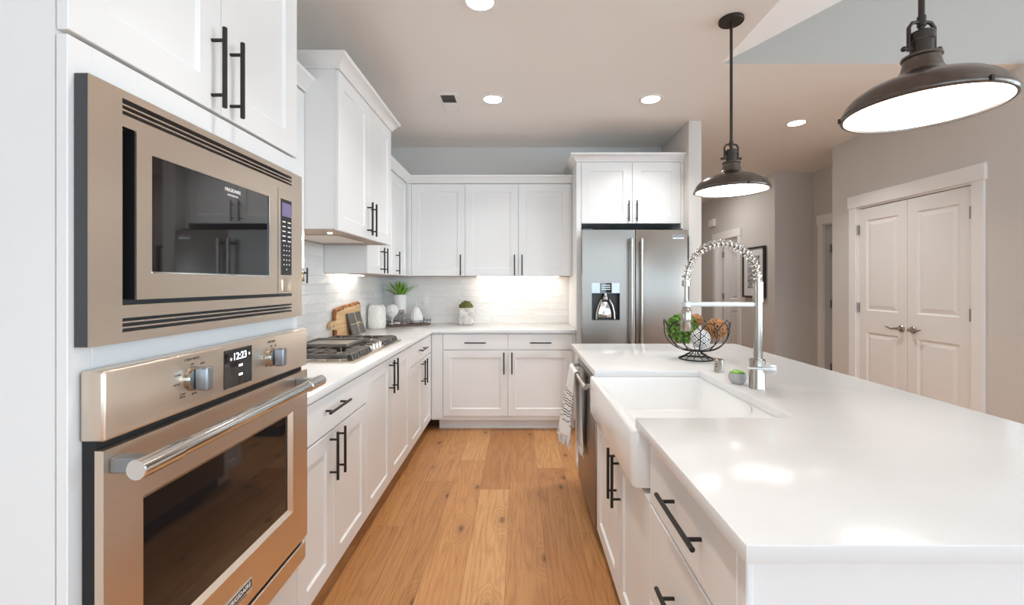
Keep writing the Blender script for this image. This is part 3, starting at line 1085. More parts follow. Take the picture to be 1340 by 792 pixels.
k = thing('upper_cabinet', 'white single-door upper cabinet in the corner above the tray of decor', 'cabinet', (-1.25, 4.1, UB), 'white upper cabinets on the left wall')
B().box(-1.395, -1.105, u1 + 0.0005, 4.515, UB + 0.002, UT + 0.005).box(-1.105, -1.0655, 4.2305, 4.515, UB + 0.002, UT + 0.005).build('carcass', 'cabinet_white', k)
B().box(-1.394, -1.067, u1 + 0.001, 4.514, UB, UB + 0.002).build('underside', 'brown_underside', k)
shaker(FU, u1, u2 - 0.002, UB + 0.002, UT, k, (u1 + 0.055, 1.51), s=0.06)
B().crown([(-1.087, u1), (-1.087, 4.2115)], -1, 2.299, CROWN, post=(-1.0, 4.2115)).build('crown_molding', 'cabinet_white', k)
B().box(-1.0845, -1.0655, 4.212, 4.2305, UB + 0.002, UT + 0.005).build('filler_strip', 'cabinet_white', k)

g_far = 'white upper cabinets on the far wall'
e0, e1, e2, e3 = -1.038, -0.5195, -0.006, 0.497
k = thing('upper_cabinet', 'white single-door upper cabinet at left end of the far wall', 'cabinet', (-0.78, 4.38, UB), g_far)
B().box(-1.065, e1 - 0.0005, 4.2305, 4.515, UB + 0.002, UT + 0.005).build('carcass', 'cabinet_white', k)
B().box(-1.064, e1 - 0.001, 4.213, 4.514, UB, UB + 0.002).build('underside', 'brown_underside', k)
B().fbox(FFU, -1.065, e0 - 0.001, 0, 0.018, UB + 0.002, UT).build('filler_strip', 'cabinet_white', k)
shaker(FFU, e0, e1, UB + 0.002, UT, k, (e1 - 0.042, 1.507), s=0.072)
B().crown([(-1.0865, 4.212), (e1, 4.212)], -1, 2.299, CROWN, pre=(-1.0865, 4.1)).build('crown_molding', 'cabinet_white', k)
k = thing('upper_cabinet', 'white two-door upper cabinet on far wall beside the refrigerator surround', 'cabinet', (0, 4.38, UB), g_far)
B().box(e1, 0.512, 4.2305, 4.515, UB + 0.002, UT + 0.005).build('carcass', 'cabinet_white', k)
und = B().box(e1, 0.511, 4.213, 4.514, UB, UB + 0.002).build('underside', 'brown_underside', k)
shaker(FFU, e1, e2, UB + 0.002, UT, k, (e2 - 0.036, 1.507), s=0.072)
shaker(FFU, e2, e3, UB + 0.002, UT, k, (e2 + 0.036, 1.507), s=0.072)
B().fbox(FFU, e3 + 0.001, 0.512, 0, 0.018, UB + 0.002, UT).build('filler_strip', 'cabinet_white', k)
B().crown([(e1, 4.212), (0.512, 4.212)], -1, 2.299, CROWN).build('crown_molding', 'cabinet_white', k)
# light strips below the wall cabinets (the lamps that wash the tile)
ls = B().box(-0.42, 0.40, 4.36, 4.385, UB - 0.008, UB - 0.0005, 0.002).build('light_strip', 'led_strip')
tag(ls, 'slim under-cabinet light strip above the far worktop', 'light')
area_light('strip_glow', (-0.01, 4.372, UB - 0.012), (0, 0.25, -1), 0.8, 0.03, UNDERCAB_POWER, (1.0, 0.90, 0.77))
ls = B().box(-1.365, -1.340, 3.22, 3.77, UB - 0.008, UB - 0.0005, 0.002).build('light_strip', 'led_strip')
tag(ls, 'slim under-cabinet light strip above the cutting board', 'light')
area_light('strip_glow', (-1.3525, 3.495, UB - 0.012), (-0.05, 0, -1), 0.03, 0.54, UNDERCAB_POWER * 0.6, (1.0, 0.90, 0.77))

# ------------------------------------------------------------------ refrigerator surround and refrigerator
k = thing('refrigerator_cabinet', 'white surround with crown and two doors built over the refrigerator', 'cabinet', (1.0, 4.2, 0))
B().box(0.515, 0.558, 3.90, 4.515, 0, HTOP, 0.001).build('side_panel', 'cabinet_white', k)
B().box(1.452, 1.474, 3.90, 4.515, 0, HTOP, 0.001).build('side_panel', 'cabinet_white', k)
B().box(0.5585, 1.4515, 3.92, 4.515, 1.868, HTOP).build('carcass', 'cabinet_white', k)
xm = 1.015
shaker(FR, 0.559, xm, 1.866, 2.418, k, (xm - 0.036, 1.975), s=0.078, L=0.185)
shaker(FR, xm, 1.451, 1.866, 2.418, k, (xm + 0.036, 1.975), s=0.078, L=0.185)
B().crown([(0.515, 4.515), (0.515, 3.90), (1.474, 3.90)], -1, HTOP + 0.001, CROWN).build('crown_molding', 'cabinet_white', k)

fr = thing('refrigerator', 'stainless french-door refrigerator with water dispenser in its left door', 'refrigerator', (1.0, 4.1, 0))
B().box(0.575, 1.435, 3.835, 4.49, 0.04, 1.78).box(0.58, 1.43, 3.79, 3.835, 0.0, 0.09).build('body', 'dark_grey', fr)
fx0, fxm, fx1 = 0.547, 1.003, 1.453
z0, z1 = 0.72, 1.792
yF = 3.75
r0, r1, rz0, rz1 = 0.628, 0.870, 1.012, 1.335
b = B()
b.box(fx0, r0, yF, 3.83, z0, z1).box(r1, fxm - 0.003, yF, 3.83, z0, z1).box(r0, r1, yF, 3.83, z0, rz0).box(r0, r1, yF, 3.83, rz1, z1)
ld = b.build('door', 'steel_z', fr)
b = B().box(r0 + 0.003, r1 - 0.003, yF + 0.070, yF + 0.075, rz0 + 0.003, 1.245)
for xx in (r0 + 0.0005, r1 - 0.0035):
    b.box(xx, xx + 0.003, yF + 0.002, yF + 0.075, rz0 + 0.003, 1.245)
b.box(r0 + 0.003, r1 - 0.003, yF + 0.002, yF + 0.075, rz0 + 0.0005, rz0 + 0.006)
dsq = b.build('dispenser', 'dark_grey', ld)
B().box(r0 + 0.0005, r1 - 0.0005, yF + 0.004, yF + 0.070, 1.246, rz1 - 0.0005).build('dispenser_panel', 'steel_x', dsq)
B().box(0.700, 0.800, yF - 0.001, yF + 0.006, 1.248, 1.333, 0.001).build('dispenser_display', 'black_glass', dsq)
for zz in (1.315, 1.297, 1.279):
    B().box(0.712, 0.788, yF - 0.0016, yF - 0.001, zz - 0.0025, zz + 0.0025).build('display_symbol', 'badge_pale', dsq, smooth=False)
b = B().lathe([(0.030, 0), (0.026, 0.03), (0.020, 0.035), (0.018, 0.055)], (0.750, yF + 0.035, 1.190), (0, 0, 1), 20)
b.build('nozzle', 'nickel', dsq)
B().prism([(-0.062, 0), (0.062, 0), (0.055, 0.05), (0.030, 0.14), (-0.030, 0.14), (-0.055, 0.05)], lambda a, t, c: (0.750 + a, yF + 0.05 + 0.012 * t - 0.02 * (0.14 - c), 1.03 + c), 0.003).build('paddle', 'chrome', dsq)
b = B()
for xx in (-0.075, 0.075):
    b.tube([(0.750 + xx * 0.45, yF + 0.03, 1.19), (0.750 + xx * 0.8, yF + 0.03, 1.14), (0.750 + xx, yF + 0.03, 1.08), (0.750 + xx * 1.05, yF + 0.03, 1.02)], 0.010, 10)
b.build('dispenser_rib', 'nickel', dsq)
rd = B().box(fxm + 0.003, fx1, yF, 3.83, z0, z1, 0.004, 2).build('door', 'steel_z', fr)
B().box(fx0, fx1, yF, 3.83, 0.095, z0 - 0.008, 0.004, 2).build('freezer_drawer', 'steel_z', fr)
for hxp, par in ((0.958, ld), (1.043, rd)):
    b = B()
    yb = yF - 0.055
    b.cyl((hxp, yb, 0.80), (hxp, yb, 1.712), 0.0125, seg=20, ch=0.001)
    b.cyl((hxp, yb, 1.612), (hxp, yb, 1.715), 0.0150, seg=20, ch=0.001).cyl((hxp, yb, 0.795), (hxp, yb, 0.90), 0.0150, seg=20, ch=0.001)
    hh = b.build('handle', 'nickel', par)
    for zz in (0.83, 1.675):
        B().box(hxp - 0.010, hxp + 0.010, yb, yF, zz - 0.012, zz + 0.012, 0.002).build('bracket', 'nickel', hh)
bg = B().box(1.325, 1.418, yF - 0.003, yF, 1.713, 1.748, 0.0006).build('badge', 'badge_pale', rd)
B().box(1.328, 1.415, yF - 0.0036, yF - 0.003, 1.727, 1.746).build('badge_inset', 'black_plastic', bg)
text('brand_lettering', 'FRIGIDAIRE', 0.0150, (1.3715, yF - 0.0037, 1.7365), (1, 0, 0), (0, 0, 1), 'lettering_pale', bg, 0.0003)
text('brand_lettering', 'PROFESSIONAL', 0.0070, (1.3715, yF - 0.0031, 1.720), (1, 0, 0), (0, 0, 1), 'lettering_dark', bg, 0.0003)
for xx in (0.60, 1.38):
    B().box(xx - 0.04, xx + 0.04, 3.77, 3.87, 1.7925, 1.806, 0.003).build('hinge_cover', 'dark_grey', fr)

# ================================================================== ISLAND
IY0, IY1 = 0.75, 2.96
SY0, SY1 = 1.28, 2.16
g_is = 'white island cabinets'
k = thing('island_cabinet', 'white island cabinet with three stacked drawers at the near end', 'cabinet', (0.7, 1.0, 0), g_is)
B().box(0.405, 0.985, IY0 + 0.0195, SY0 - 0.0005, 0.1, TOPB).build('carcass', 'cabinet_white', k)
B().box(0.475, 0.985, IY0 + 0.0195, SY0 - 0.0005, 0, 0.0995).build('toe_kick', 'cabinet_white', k)
for c0, c1, hz in ((0.688, 0.874, 0.789), (0.405, 0.684, 0.548), (0.115, 0.401, 0.27)):
    slab(FI, IY0 + 0.018, SY0, c0, c1, k, (1.00, hz), L=0.235)
k = thing('island_cabinet', 'white island cabinet with two doors below the farmhouse sink', 'cabinet', (0.7, 1.7, 0), g_is)
b = B().box(0.405, 0.985, SY0, SY1, 0.1, 0.685)
b.box(0.405, 0.43, SY0, 1.326, 0.685, TOPB).box(0.405, 0.43, 2.126, SY1, 0.685, TOPB)
b.build('carcass', 'cabinet_white', k)
B().box(0.475, 0.985, SY0, SY1, 0, 0.0995).build('toe_kick', 'cabinet_white', k)
sm = 1.685
shaker(FI, SY0, sm, 0.115, 0.688, k, (sm - 0.036, 0.58))
shaker(FI, sm, SY1 - 0.012, 0.115, 0.688, k, (sm + 0.036, 0.58))
k = thing('island_cabinet', 'narrow white panelled end cabinet of the island beyond the dishwasher', 'cabinet', (0.7, 2.87, 0), g_is)
B().box(0.405, 0.985, 2.784, IY1, 0.1, TOPB).build('carcass', 'cabinet_white', k)
B().box(0.475, 0.985, 2.784, IY1, 0, 0.0995).build('toe_kick', 'cabinet_white', k)
shaker(FI, 2.785, IY1, 0.115, 0.872, k, None, s=0.045)
k = thing('kitchen_island_base', 'white panelled near end and back of the kitchen island', 'kitchen island', (1.05, 1.8, 0))
B().box(0.9855, 1.06, IY0 + 0.0195, IY1, 0, TOPB).build('back_panel', 'cabinet_white', k)
b = B().box(0.386, 1.06, IY0, IY0 + 0.019, 0, TOPB, 0.001)
b.build('end_panel', 'cabinet_white', k)
for px in (0.386, 1.046):
    B().box(px, px + 0.014, IY0 - 0.010, IY0, 0.0, 0.868, 0.004, 3).build('corner_bead', 'cabinet_white', k)

# dishwasher
dw = thing('dishwasher', 'stainless dishwasher in island beside the farmhouse sink', 'dishwasher', (0.7, 2.47, 0))
B().box(0.42, 0.985, 2.1625, 2.7815, 0.03, 0.872).build('body', 'dark_grey', dw)
B().box(0.47, 0.50, 2.165, 2.78, 0.0, 0.095).build('toe_plate', 'black_plastic', dw)
ddoor = B().box(0.378, 0.4195, 2.164, 2.780, 0.105, 0.857, 0.003, 2).build('door', 'steel_z', dw)
B().box(0.380, 0.4195, 2.166, 2.778, 0.8575, 0.872).build('control_strip', 'black_plastic', ddoor)
b = B().cyl((0.330, 2.155, 0.815), (0.330, 2.789, 0.815), 0.0105, seg=20, ch=0.001)
b.cyl((0.330, 2.150, 0.815), (0.330, 2.225, 0.815), 0.0125, seg=20, ch=0.001).cyl((0.330, 2.719, 0.815), (0.330, 2.794, 0.815), 0.0125, seg=20, ch=0.001)
dh = b.build('handle', 'nickel', ddoor)
for y in (2.185, 2.759):
    B().box(0.330, 0.378, y - 0.010, y + 0.010, 0.806, 0.824, 0.002).build('bracket', 'pale_nickel', dh)

# towel over the dishwasher handle
NT, NS = 30, 44
ty0, ty1 = 2.465, 2.700


def towel_pt(i, j):
    t = i / NT
    y = ty0 + (ty1 - ty0) * t
    Lf, R_ = 0.40, 0.0145
    La = pi * R_
    Lb = 0.425
    s = Lf * j / 18 if j <= 18 else (Lf + La * (j - 18) / 10 if j <= 28 else Lf + La + Lb * (j - 28) / 16)
    if s < Lf:                                   # front, from fringe end up
        h = Lf - s
        k = h / Lf
        x = 0.330 - R_ - (0.018 + 0.050 * t) * k - 0.008 * sin(t * 19 + 0.8) * k - 0.004 * sin(t * 37) * k
        z = 0.815 - h + 0.012 * sin(t * 7) * k
        y += 0.02 * k + 0.012 * sin(t * 11) * k
    elif s < Lf + La:
        a = (s - Lf) / R_
        x = 0.330 - R_ * cos(a)
        z = 0.815 + R_ * sin(a)
    else:
        h = s - Lf - La
        k = h / Lb
        x = 0.330 + R_ + 0.012 * k + 0.006 * sin(t * 15 + 1) * k
        z = 0.815 - h + 0.006 * sin(t * 9) * k
        y += -0.015 * k
    return x, y, z


b = B()
vs = [towel_pt(i, j) for j in range(NS + 1) for i in range(NT + 1)]
fs = [(j * (NT + 1) + i, j * (NT + 1) + i + 1, (j + 1) * (NT + 1) + i + 1, (j + 1) * (NT + 1) + i) for j in range(NS) for i in range(NT)]
b.add(vs, fs)
tw = b.build('towel', 'towel_cloth', None, uv=lambda v: ((v % (NT + 1)) / NT, (v // (NT + 1)) / NS))
so = tw.modifiers.new('thickness', 'SOLIDIFY')
so.thickness = 0.0035
so.offset = 0
tag(tw, 'white towel with black stripes and fringe over the dishwasher handle', 'towel')
for row in (0, NS):
    b = B()
    for i in range(0, NT + 1, 1):
        x, y, z = towel_pt(i, row)
        w_ = random.uniform(-0.008, 0.008)
        L_ = random.uniform(0.035, 0.05)
        b.tube([(x, y, z + 0.004), (x - 0.004, y + w_ * 0.4, z - L_ * 0.5), (x + (w_ if row == 0 else 0.002), y + w_, z - L_)], [0.0030, 0.0036, 0.0022], 5)
    b.build('fringe', 'towel_cloth', tw)

# farmhouse sink
b = B()
ax0, ax1, ay0, ay1, az0, az1 = 0.345, 0.892, 1.328, 2.124, 0.700, 0.8842
ix0, ix1, iy0, iy1, iz0 = 0.385, 0.862, 1.366, 2.062, 0.712
bm = bmesh.new()


def ring(x0, x1, y0, y1, z, rr, n=6):
    pts = []
    for cx, cy, a0 in ((x1 - rr, y1 - rr, 0), (x0 + rr, y1 - rr, pi / 2), (x0 + rr, y0 + rr, pi), (x1 - rr, y0 + rr, 3 * pi / 2)):
        for t in range(n + 1):
            a = a0 + pi / 2 * t / n
            pts.append((cx + rr * cos(a), cy + rr * sin(a), z))
    return pts


R = 0.022
rings = []
rings.append(ring(ax0 + 0.012, ax1 - 0.012, ay0 + 0.012, ay1 - 0.012, az0, 0.015))
rings.append(ring(ax0 + 0.003, ax1 - 0.003, ay0 + 0.003, ay1 - 0.003, az0 + 0.004, R))
rings.append(ring(ax0, ax1, ay0, ay1, az0 + 0.012, R))
rings.append(ring(ax0, ax1, ay0, ay1, az1 - 0.012, R))
rings.append(ring(ax0 + 0.003, ax1 - 0.003, ay0 + 0.003, ay1 - 0.003, az1 - 0.004, R))
rings.append(ring(ax0 + 0.012, ax1 - 0.012, ay0 + 0.012, ay1 - 0.012, az1, R * 0.8))
rings.append(ring(ix0 - 0.006, ix1 + 0.006, iy0 - 0.006, iy1 + 0.006, az1, 0.03))
rings.append(ring(ix0, ix1, iy0, iy1, az1 - 0.007, 0.03))
rings.append(ring(ix0 + 0.004, ix1 - 0.004, iy0 + 0.004, iy1 - 0.004, iz0 + 0.03, 0.03))
rings.append(ring(ix0 + 0.03, ix1 - 0.03, iy0 + 0.03, iy1 - 0.03, iz0, 0.02))
b.loops(rings)
sk = thing('farmhouse_sink', 'white apron-front farmhouse sink set into the island', 'sink', (0.62, 1.73, 0.70))
b.build('basin', 'fireclay', sk, angle=50)
B().lathe([(0, 0), (0.042, 0), (0.042, 0.004), (0.030, 0.002), (0, 0.002)], (0.62, 1.75, iz0), (0, 0, 1), 24).build('drain', 'nickel', sk)
B().lathe([(0.0, 0), (0.012, 0), (0.012, 0.003), (0, 0.004)], (ix1 - 0.003, 1.62, 0.862), (-1, 0, 0), 16).build('overflow_cap', 'fireclay', sk)

# island worktop with its sink cut-out
b = B().prism([(0.36, 0.69), (0.36, 1.346), (0.856, 1.346), (0.856, 2.072), (0.36, 2.072), (0.36, 3.0), (1.49, 3.0), (1.49, 0.69)], lambda a, t, c: (a, c, 0.8848 + 0.0302 * t), 0.0022)
tag(b.build('countertop', 'quartz'), 'white quartz island countertop with a cut-out for the sink', 'countertop')

# ------------------------------------------------------------------ faucet
fc = thing('faucet', 'tall brushed nickel spring faucet standing behind the island sink', 'faucet', (0.945, 1.727, CT))
fX, fY = 0.945, 1.727
B().lathe([(0.0, 0), (0.0305, 0), (0.0305, 0.004), (0.0295, 0.006), (0.0295, 0.113), (0.028, 0.1145), (0.0, 0.1145)], (fX, fY, CT), seg=32).build('base', 'nickel', fc)
B().cyl((fX + 0.003, fY, CT + 0.1145), (fX + 0.003, fY, 1.262), 0.0165, seg=28).build('riser', 'nickel', fc)
B().cyl((fX + 0.003, fY, 1.255), (fX + 0.003, fY, 1.337), 0.0195, seg=28, ch=0.001).build('sleeve', 'nickel', fc)
cxA, rx_, rz_ = fX + 0.003 - 0.1425, 0.1425, 0.150
arc = []
for i in range(61):
    a = pi * i / 60
    arc.append(Vector((cxA + rx_ * cos(a), fY, 1.337 + rz_ * sin(a))))
arc = [Vector((cxA + rx_, fY, 1.33))] + arc + [Vector((cxA - rx_, fY, 1.255))]
B().tube(arc, 0.0075, 12).build('hose', 'nickel', fc)
# spring round the hose
pts = []
turns, per = 25, 16
ln = turns * per
for i in range(ln + 1):
    u = i / ln
    a = pi * u
    c = Vector((cxA + rx_ * cos(a), fY, 1.339 + (rz_ - 0.001) * sin(a)))
    out = Vector((cos(a) / rx_, 0, sin(a) / rz_)).normalized()
    ph = 2 * pi * turns * u
    pts.append(c + out * (0.0145 * cos(ph)) + Vector((0, 1, 0)) * (0.0145 * sin(ph)))
B().tube(pts, 0.0031, 7).build('spring', 'chrome', fc)
hxF = cxA - rx_
B().cyl((hxF, fY, 1.318), (hxF, fY, 1.342), 0.0165, seg=20, ch=0.002).build('ferrule', 'nickel', fc)
B().lathe([(0.0, 0), (0.0195, 0), (0.0215, 0.003), (0.0205, 0.075), (0.017, 0.086), (0.012, 0.095), (0.009, 0.122), (0.0, 0.122)], (hxF, fY, 1.142), seg=28).build('spray_head', 'nickel', fc)
b = B().box(hxF + 0.012, fX - 0.008, fY - 0.007, fY + 0.007, 1.238, 1.256, 0.003, 2)
b.lathe([(0.0125, 0), (0.0175, 0), (0.0175, 0.018), (0.0125, 0.018)], (hxF, fY, 1.238), seg=24)
b.build('holder_arm', 'pale_nickel', fc)
vd = Vector((0.80, -0.60, 0)).normalized()
p = Vector((fX, fY, 0.998))
b = B()
q_ = p + vd * 0.015
b.lathe([(0.020, 0), (0.0215, 0.002), (0.0215, 0.044), (0.017, 0.052), (0.0, 0.054)], q_, vd, 24)
b.build('valve', 'pale_nickel', fc)
e = p + vd * 0.055
b = B().tube([e, e + Vector((-0.03, -0.012, 0.001)), e + Vector((-0.105, -0.010, 0.004))], [0.0055, 0.0048, 0.0040], 10)
b.build('lever', 'pale_nickel', fc)

# air switch, succulent
k = thing('air_switch', 'small nickel cylinder on island counter between bowl and succulent', 'switch', (0.937, 2.04, CT))
B().lathe([(0, 0), (0.0215, 0), (0.0215, 0.058), (0.020, 0.060), (0, 0.060)], (0.937, 2.04, CT), seg=28).build('cap', 'nickel', k)
for z in (0.028, 0.040):
    B().lathe([(0, 0), (0.0032, 0), (0.0032, 0.0012), (0, 0.0012)], (0.937 - 0.0165, 2.04 - 0.0135, CT + z), (-0.775, -0.63, 0), 10).build('port', 'black_gap', k)

k = thing('potted_succulent', 'tiny green succulent in a grey bowl beside the faucet', 'plant', (0.906, 1.806, CT))
pc = (0.906, 1.806, CT)
B().lathe([(0, 0), (0.022, 0), (0.030, 0.010), (0.0345, 0.024), (0.034, 0.036), (0.031, 0.0445), (0.029, 0.0445), (0.0295, 0.036), (0, 0.034)], pc, seg=32).build('bowl', 'grey_stoneware', k)
b = B()
for cxo, cyo, n in ((-0.012, -0.004, 12), (0.011, 0.004, 12), (0.0, 0.012, 8)):
    for i in range(n):
        a = i * 2.4
        tilt = 0.35 + 0.85 * i / n
        L_ = 0.013 + 0.009 * i / n
        d = Vector((cos(a) * sin(tilt), sin(a) * sin(tilt), cos(tilt)))
        o = Vector((pc[0] + cxo, pc[1] + cyo, CT + 0.038))
        b.tube([o, o + d * L_ * 0.5, o + d * L_ * 0.85, o + d * L_ * 1.15 + Vector((0, 0, 0.002))], [0.0022, 0.0062, 0.0055, 0.0008], 7)
b.build('leaves', 'succulent', k)

# ------------------------------------------------------------------ wire bowl with decorative balls
bx, by = 0.973, 2.39
k = thing('wire_bowl', 'black wire pedestal bowl with petal rim on the island', 'bowl', (bx, by, CT))
NP = 12


def bowl_pt(th, u):
    """u 0 neck .. 1 top of side wire"""
    r = 0.022 + 0.146 * sin(u * pi / 2) ** 0.85
    z = CT + 0.046 + 0.115 * (1 - cos(u * pi / 2)) ** 1.05 + 0.008 * u
    if u > 0.92:
        r -= (u - 0.92) * 0.02
    return Vector((bx + r * cos(th), by + r * sin(th), z))


b = B()
for i in range(NP):
    th = 2 * pi * (i + 0.5) / NP
    side = [bowl_pt(th, j / 14) for j in range(15)]
    b.tube(side, 0.0026, 6)
    for s_ in (-1, 1):
        tip = Vector((bx + 0.170 * cos(th + s_ * pi / NP), by + 0.170 * sin(th + s_ * pi / NP), CT + 0.213))
        a = bowl_pt(th, 1.0)
        m_ = (a + tip) / 2 + Vector((cos(th), sin(th), 0)) * 0.004 + Vector((0, 0, 0.008))
        b.tube([a, m_, tip], 0.0026, 6)
b.build('basket', 'wire_black', k)
b = B()
for i in range(12):
    th = 2 * pi * i / 12
    pr = [(0.016, 0.050), (0.020, 0.043), (0.038, 0.032), (0.065, 0.016), (0.088, 0.004)]
    b.tube([(bx + r * cos(th), by + r * sin(th), CT + z) for r, z in pr], 0.0024, 6)
for r, z, w_ in ((0.089, 0.0036, 0.0036), (0.060, 0.019, 0.0022), (0.021, 0.046, 0.0034)):
    b.tube([(bx + r * cos(2 * pi * i / 36), by + r * sin(2 * pi * i / 36), CT + z) for i in range(36)], w_, 7, closed=True)
b.build('pedestal', 'wire_black', k)


def leaf_ball(c, r, n, size, b, seed):
    rnd = random.Random(seed)
    for i in range(n):
        z = 1 - 2 * (i + 0.5) / n
        a = i * 2.39996
        d = Vector((sqrt(1 - z * z) * cos(a), sqrt(1 - z * z) * sin(a), z))
        o = Vector(c) + d * r * rnd.uniform(0.86, 1.0)
        t1 = d.orthogonal().normalized()
        t1 = Matrix.Rotation(rnd.uniform(0, 6.28), 3, d) @ t1
        t2 = d.cross(t1)
        L_ = size * rnd.uniform(0.7, 1.3)
        ax = (t1 * 0.8 + d * rnd.uniform(0.1, 0.9)).normalized()
        w_ = L_ * 0.42
        up = ax.cross(t2).normalized()
        p0, p1, p2, p3 = o, o + ax * L_ * 0.5 + t2 * w_ + up * 0.001, o + ax * L_, o + ax * L_ * 0.5 - t2 * w_ + up * 0.001
        pm = o + ax * L_ * 0.5 - up * L_ * 0.12
        b.add([p0, p1, p2, p3, pm], [(0, 1, 4), (1, 2, 4), (2, 3, 4), (3, 0, 4)])


c = (bx - 0.062, by + 0.042, CT + 0.046 + 0.118)
k = thing('boxwood_ball', 'leafy green boxwood ball lying in the wire bowl', 'decoration', (c[0], c[1], c[2] - 0.088))
B().ball(c, 0.070, 20, 12).build('core', 'stem_brown', k)
b = B()
leaf_ball(c, 0.077, 620, 0.018, b, 3)
b.build('foliage', 'leaf_green', k, smooth=False)

c2 = (bx - 0.016, by - 0.094, CT + 0.046 + 0.078)
sg, rn = 40, 24
b = B().ball(c2, 0.050, sg, rn)
o = b.build('patterned_ball', 'diamond_ball', None, uv=lambda v: ((v % sg) / sg if True else 0, (v // sg) / rn))
# seam-safe uv for the closing column of faces
me = o.data
for pl in me.polygons:
    us = [me.uv_layers[0].data[l].uv[0] for l in pl.loop_indices]
    if len(us) == 4 and max(us) - min(us) > 0.5:
        for l in pl.loop_indices:
            if me.uv_layers[0].data[l].uv[0] < 0.5:
                me.uv_layers[0].data[l].uv[0] += 1.0
tag(o, 'white ball with black diamond pattern in the wire bowl', 'decoration')


def wicker(c, r, seed, label):
    rnd = random.Random(seed)
    b = B()
    for i in range(34):
        ax = Vector((rnd.gauss(0, 1), rnd.gauss(0, 1), rnd.gauss(0, 1))).normalized()
        e1 = ax.orthogonal().normalized()
        e2 = ax.cross(e1)
        off = rnd.uniform(-0.55, 0.55) * r
        rr = sqrt(r * r - off * off)
        ph = rnd.uniform(0, 6)
        b.tube([Vector(c) + ax * (off + 0.004 * sin(5 * t + ph)) + (e1 * cos(t) + e2 * sin(t)) * (rr * (0.97 + 0.05 * sin(7 * t + ph))) for t in [2 * pi * j / 30 for j in range(30)]], 0.0030, 5, closed=True)
    o = b.build('wicker_ball', 'rattan', None)
    return tag(o, label, 'decoration')


wicker((bx + 0.112, by + 0.005, CT + 0.046 + 0.120), 0.054, 5, 'brown woven wicker ball at right in the wire bowl')
wicker((bx + 0.044, by + 0.108, CT + 0.046 + 0.158), 0.034, 9, 'brown woven wicker ball mostly hidden behind the green boxwood ball')

# ================================================================== COOKTOP
cx0, cx1, cy0, cy1 = -1.340, -0.850, 2.262, 3.150
ck = thing('gas_cooktop', 'stainless gas cooktop with black grates and central griddle in left worktop', 'cooktop', (-1.1, 2.7, CT))
B().box(cx0, cx1, cy0, cy1, CT + 0.0003, CT + 0.009, 0.004, 2).build('top_plate', 'steel_y', ck)


def grate(y0, y1, x0, x1, parent):
    b = B()
    z0, z1 = CT + 0.030, CT + 0.042
    b.box(x0, x0 + 0.014, y0, y1, z0 - 0.012, z1, 0.003).box(x1 - 0.014, x1, y0, y1, z0 - 0.004, z1, 0.003)
    b.box(x0, x1, y0, y0 + 0.012, z0 - 0.012, z1, 0.003).box(x0, x1, y1 - 0.012, y1, z0 - 0.012, z1, 0.003)
    for xx in (x0, x1 - 0.014):
        for yy in (y0, y1 - 0.014):
            b.box(xx, xx + 0.014, yy, yy + 0.014, CT + 0.009, z0)
    ym_ = (y0 + y1) / 2
    xm_ = (x0 + x1) / 2
    b.box(xm_ - 0.006, xm_ + 0.006, y0, y1, z0, z1, 0.002)
    for xc in ((x0 + xm_) / 2, (x1 + xm_) / 2):
        for a in range(8):
            th = a * pi / 4 + pi / 8
            d = Vector((cos(th), sin(th), 0))
            L_ = min(abs((x1 - x0) / 4 / d.x), abs((y1 - y0) / 2 / d.y)) - 0.004
            p0_ = Vector((xc, ym_, z1 - 0.005)) + d * 0.035
            p1_ = Vector((xc, ym_, z1 - 0.005)) + d * L_
            b.tube([p0_, p1_], 0.0052, 6)
    n = int((y1 - y0) / 0.040)
    for i in range(n + 1):                        # fingers curling down over the front
        y = y0 + 0.012 + (y1 - y0 - 0.024) * i / n
        b.tube([(x1 - 0.075, y, z1 - 0.004), (x1 - 0.02, y, z1 - 0.002), (x1 + 0.004, y, z1 - 0.010), (x1 + 0.010, y, CT + 0.010)], 0.0062, 6)
    return b.build('grate', 'iron_grate', parent)


def burner(x, y, r, parent):
    b = B().lathe([(0, 0), (r, 0), (r, 0.008), (r * 0.8, 0.012), (r * 0.8, 0.018), (r * 0.3, 0.020), (0, 0.020)], (x, y, CT + 0.009), seg=24)
    b.build('burner', 'iron_grate', parent)


grate(2.285, 2.590, -1.325, -0.885, ck)
grate(2.595, 2.815, -1.325, -1.010, ck)
grate(2.820, 3.130, -1.325, -0.885, ck)
for x, y, r in ((-1.21, 2.437, 0.036), (-1.0, 2.437, 0.044), (-1.21, 2.975, 0.036), (-1.0, 2.975, 0.044)):
    burner(x, y, r, ck)
b = B().box(-1.31, -1.005, 2.545, 2.830, CT + 0.0425, CT + 0.050, 0.003)
b.box(-1.31, -1.005, 2.545, 2.553, CT + 0.050, CT + 0.062, 0.002).box(-1.31, -1.005, 2.822, 2.830, CT + 0.050, CT + 0.062, 0.002)
b.box(-1.31, -1.300, 2.553, 2.822, CT + 0.050, CT + 0.062, 0.002).box(-1.015, -1.005, 2.553, 2.822, CT + 0.050, CT + 0.062, 0.002)
b.build('griddle_plate', 'griddle', ck)
for i in range(5):
    y = 2.640 + i * 0.0605
    kb = B().lathe([(0, 0), (0.023, 0), (0.023, 0.005), (0.0195, 0.008), (0.0185, 0.030), (0.017, 0.032), (0, 0.032)], (-0.905, y, CT + 0.009), seg=24).build('knob', 'chrome', ck)
    B().box(-0.925, -0.885, y - 0.005, y + 0.005, CT + 0.041, CT + 0.052, 0.002).build('grip', 'chrome', kb)
lg = B().box(-1.005, -0.930, cy0 + 0.004, cy0 + 0.016, CT + 0.009, CT + 0.022, 0.002).build('front_foot', 'nickel', ck)

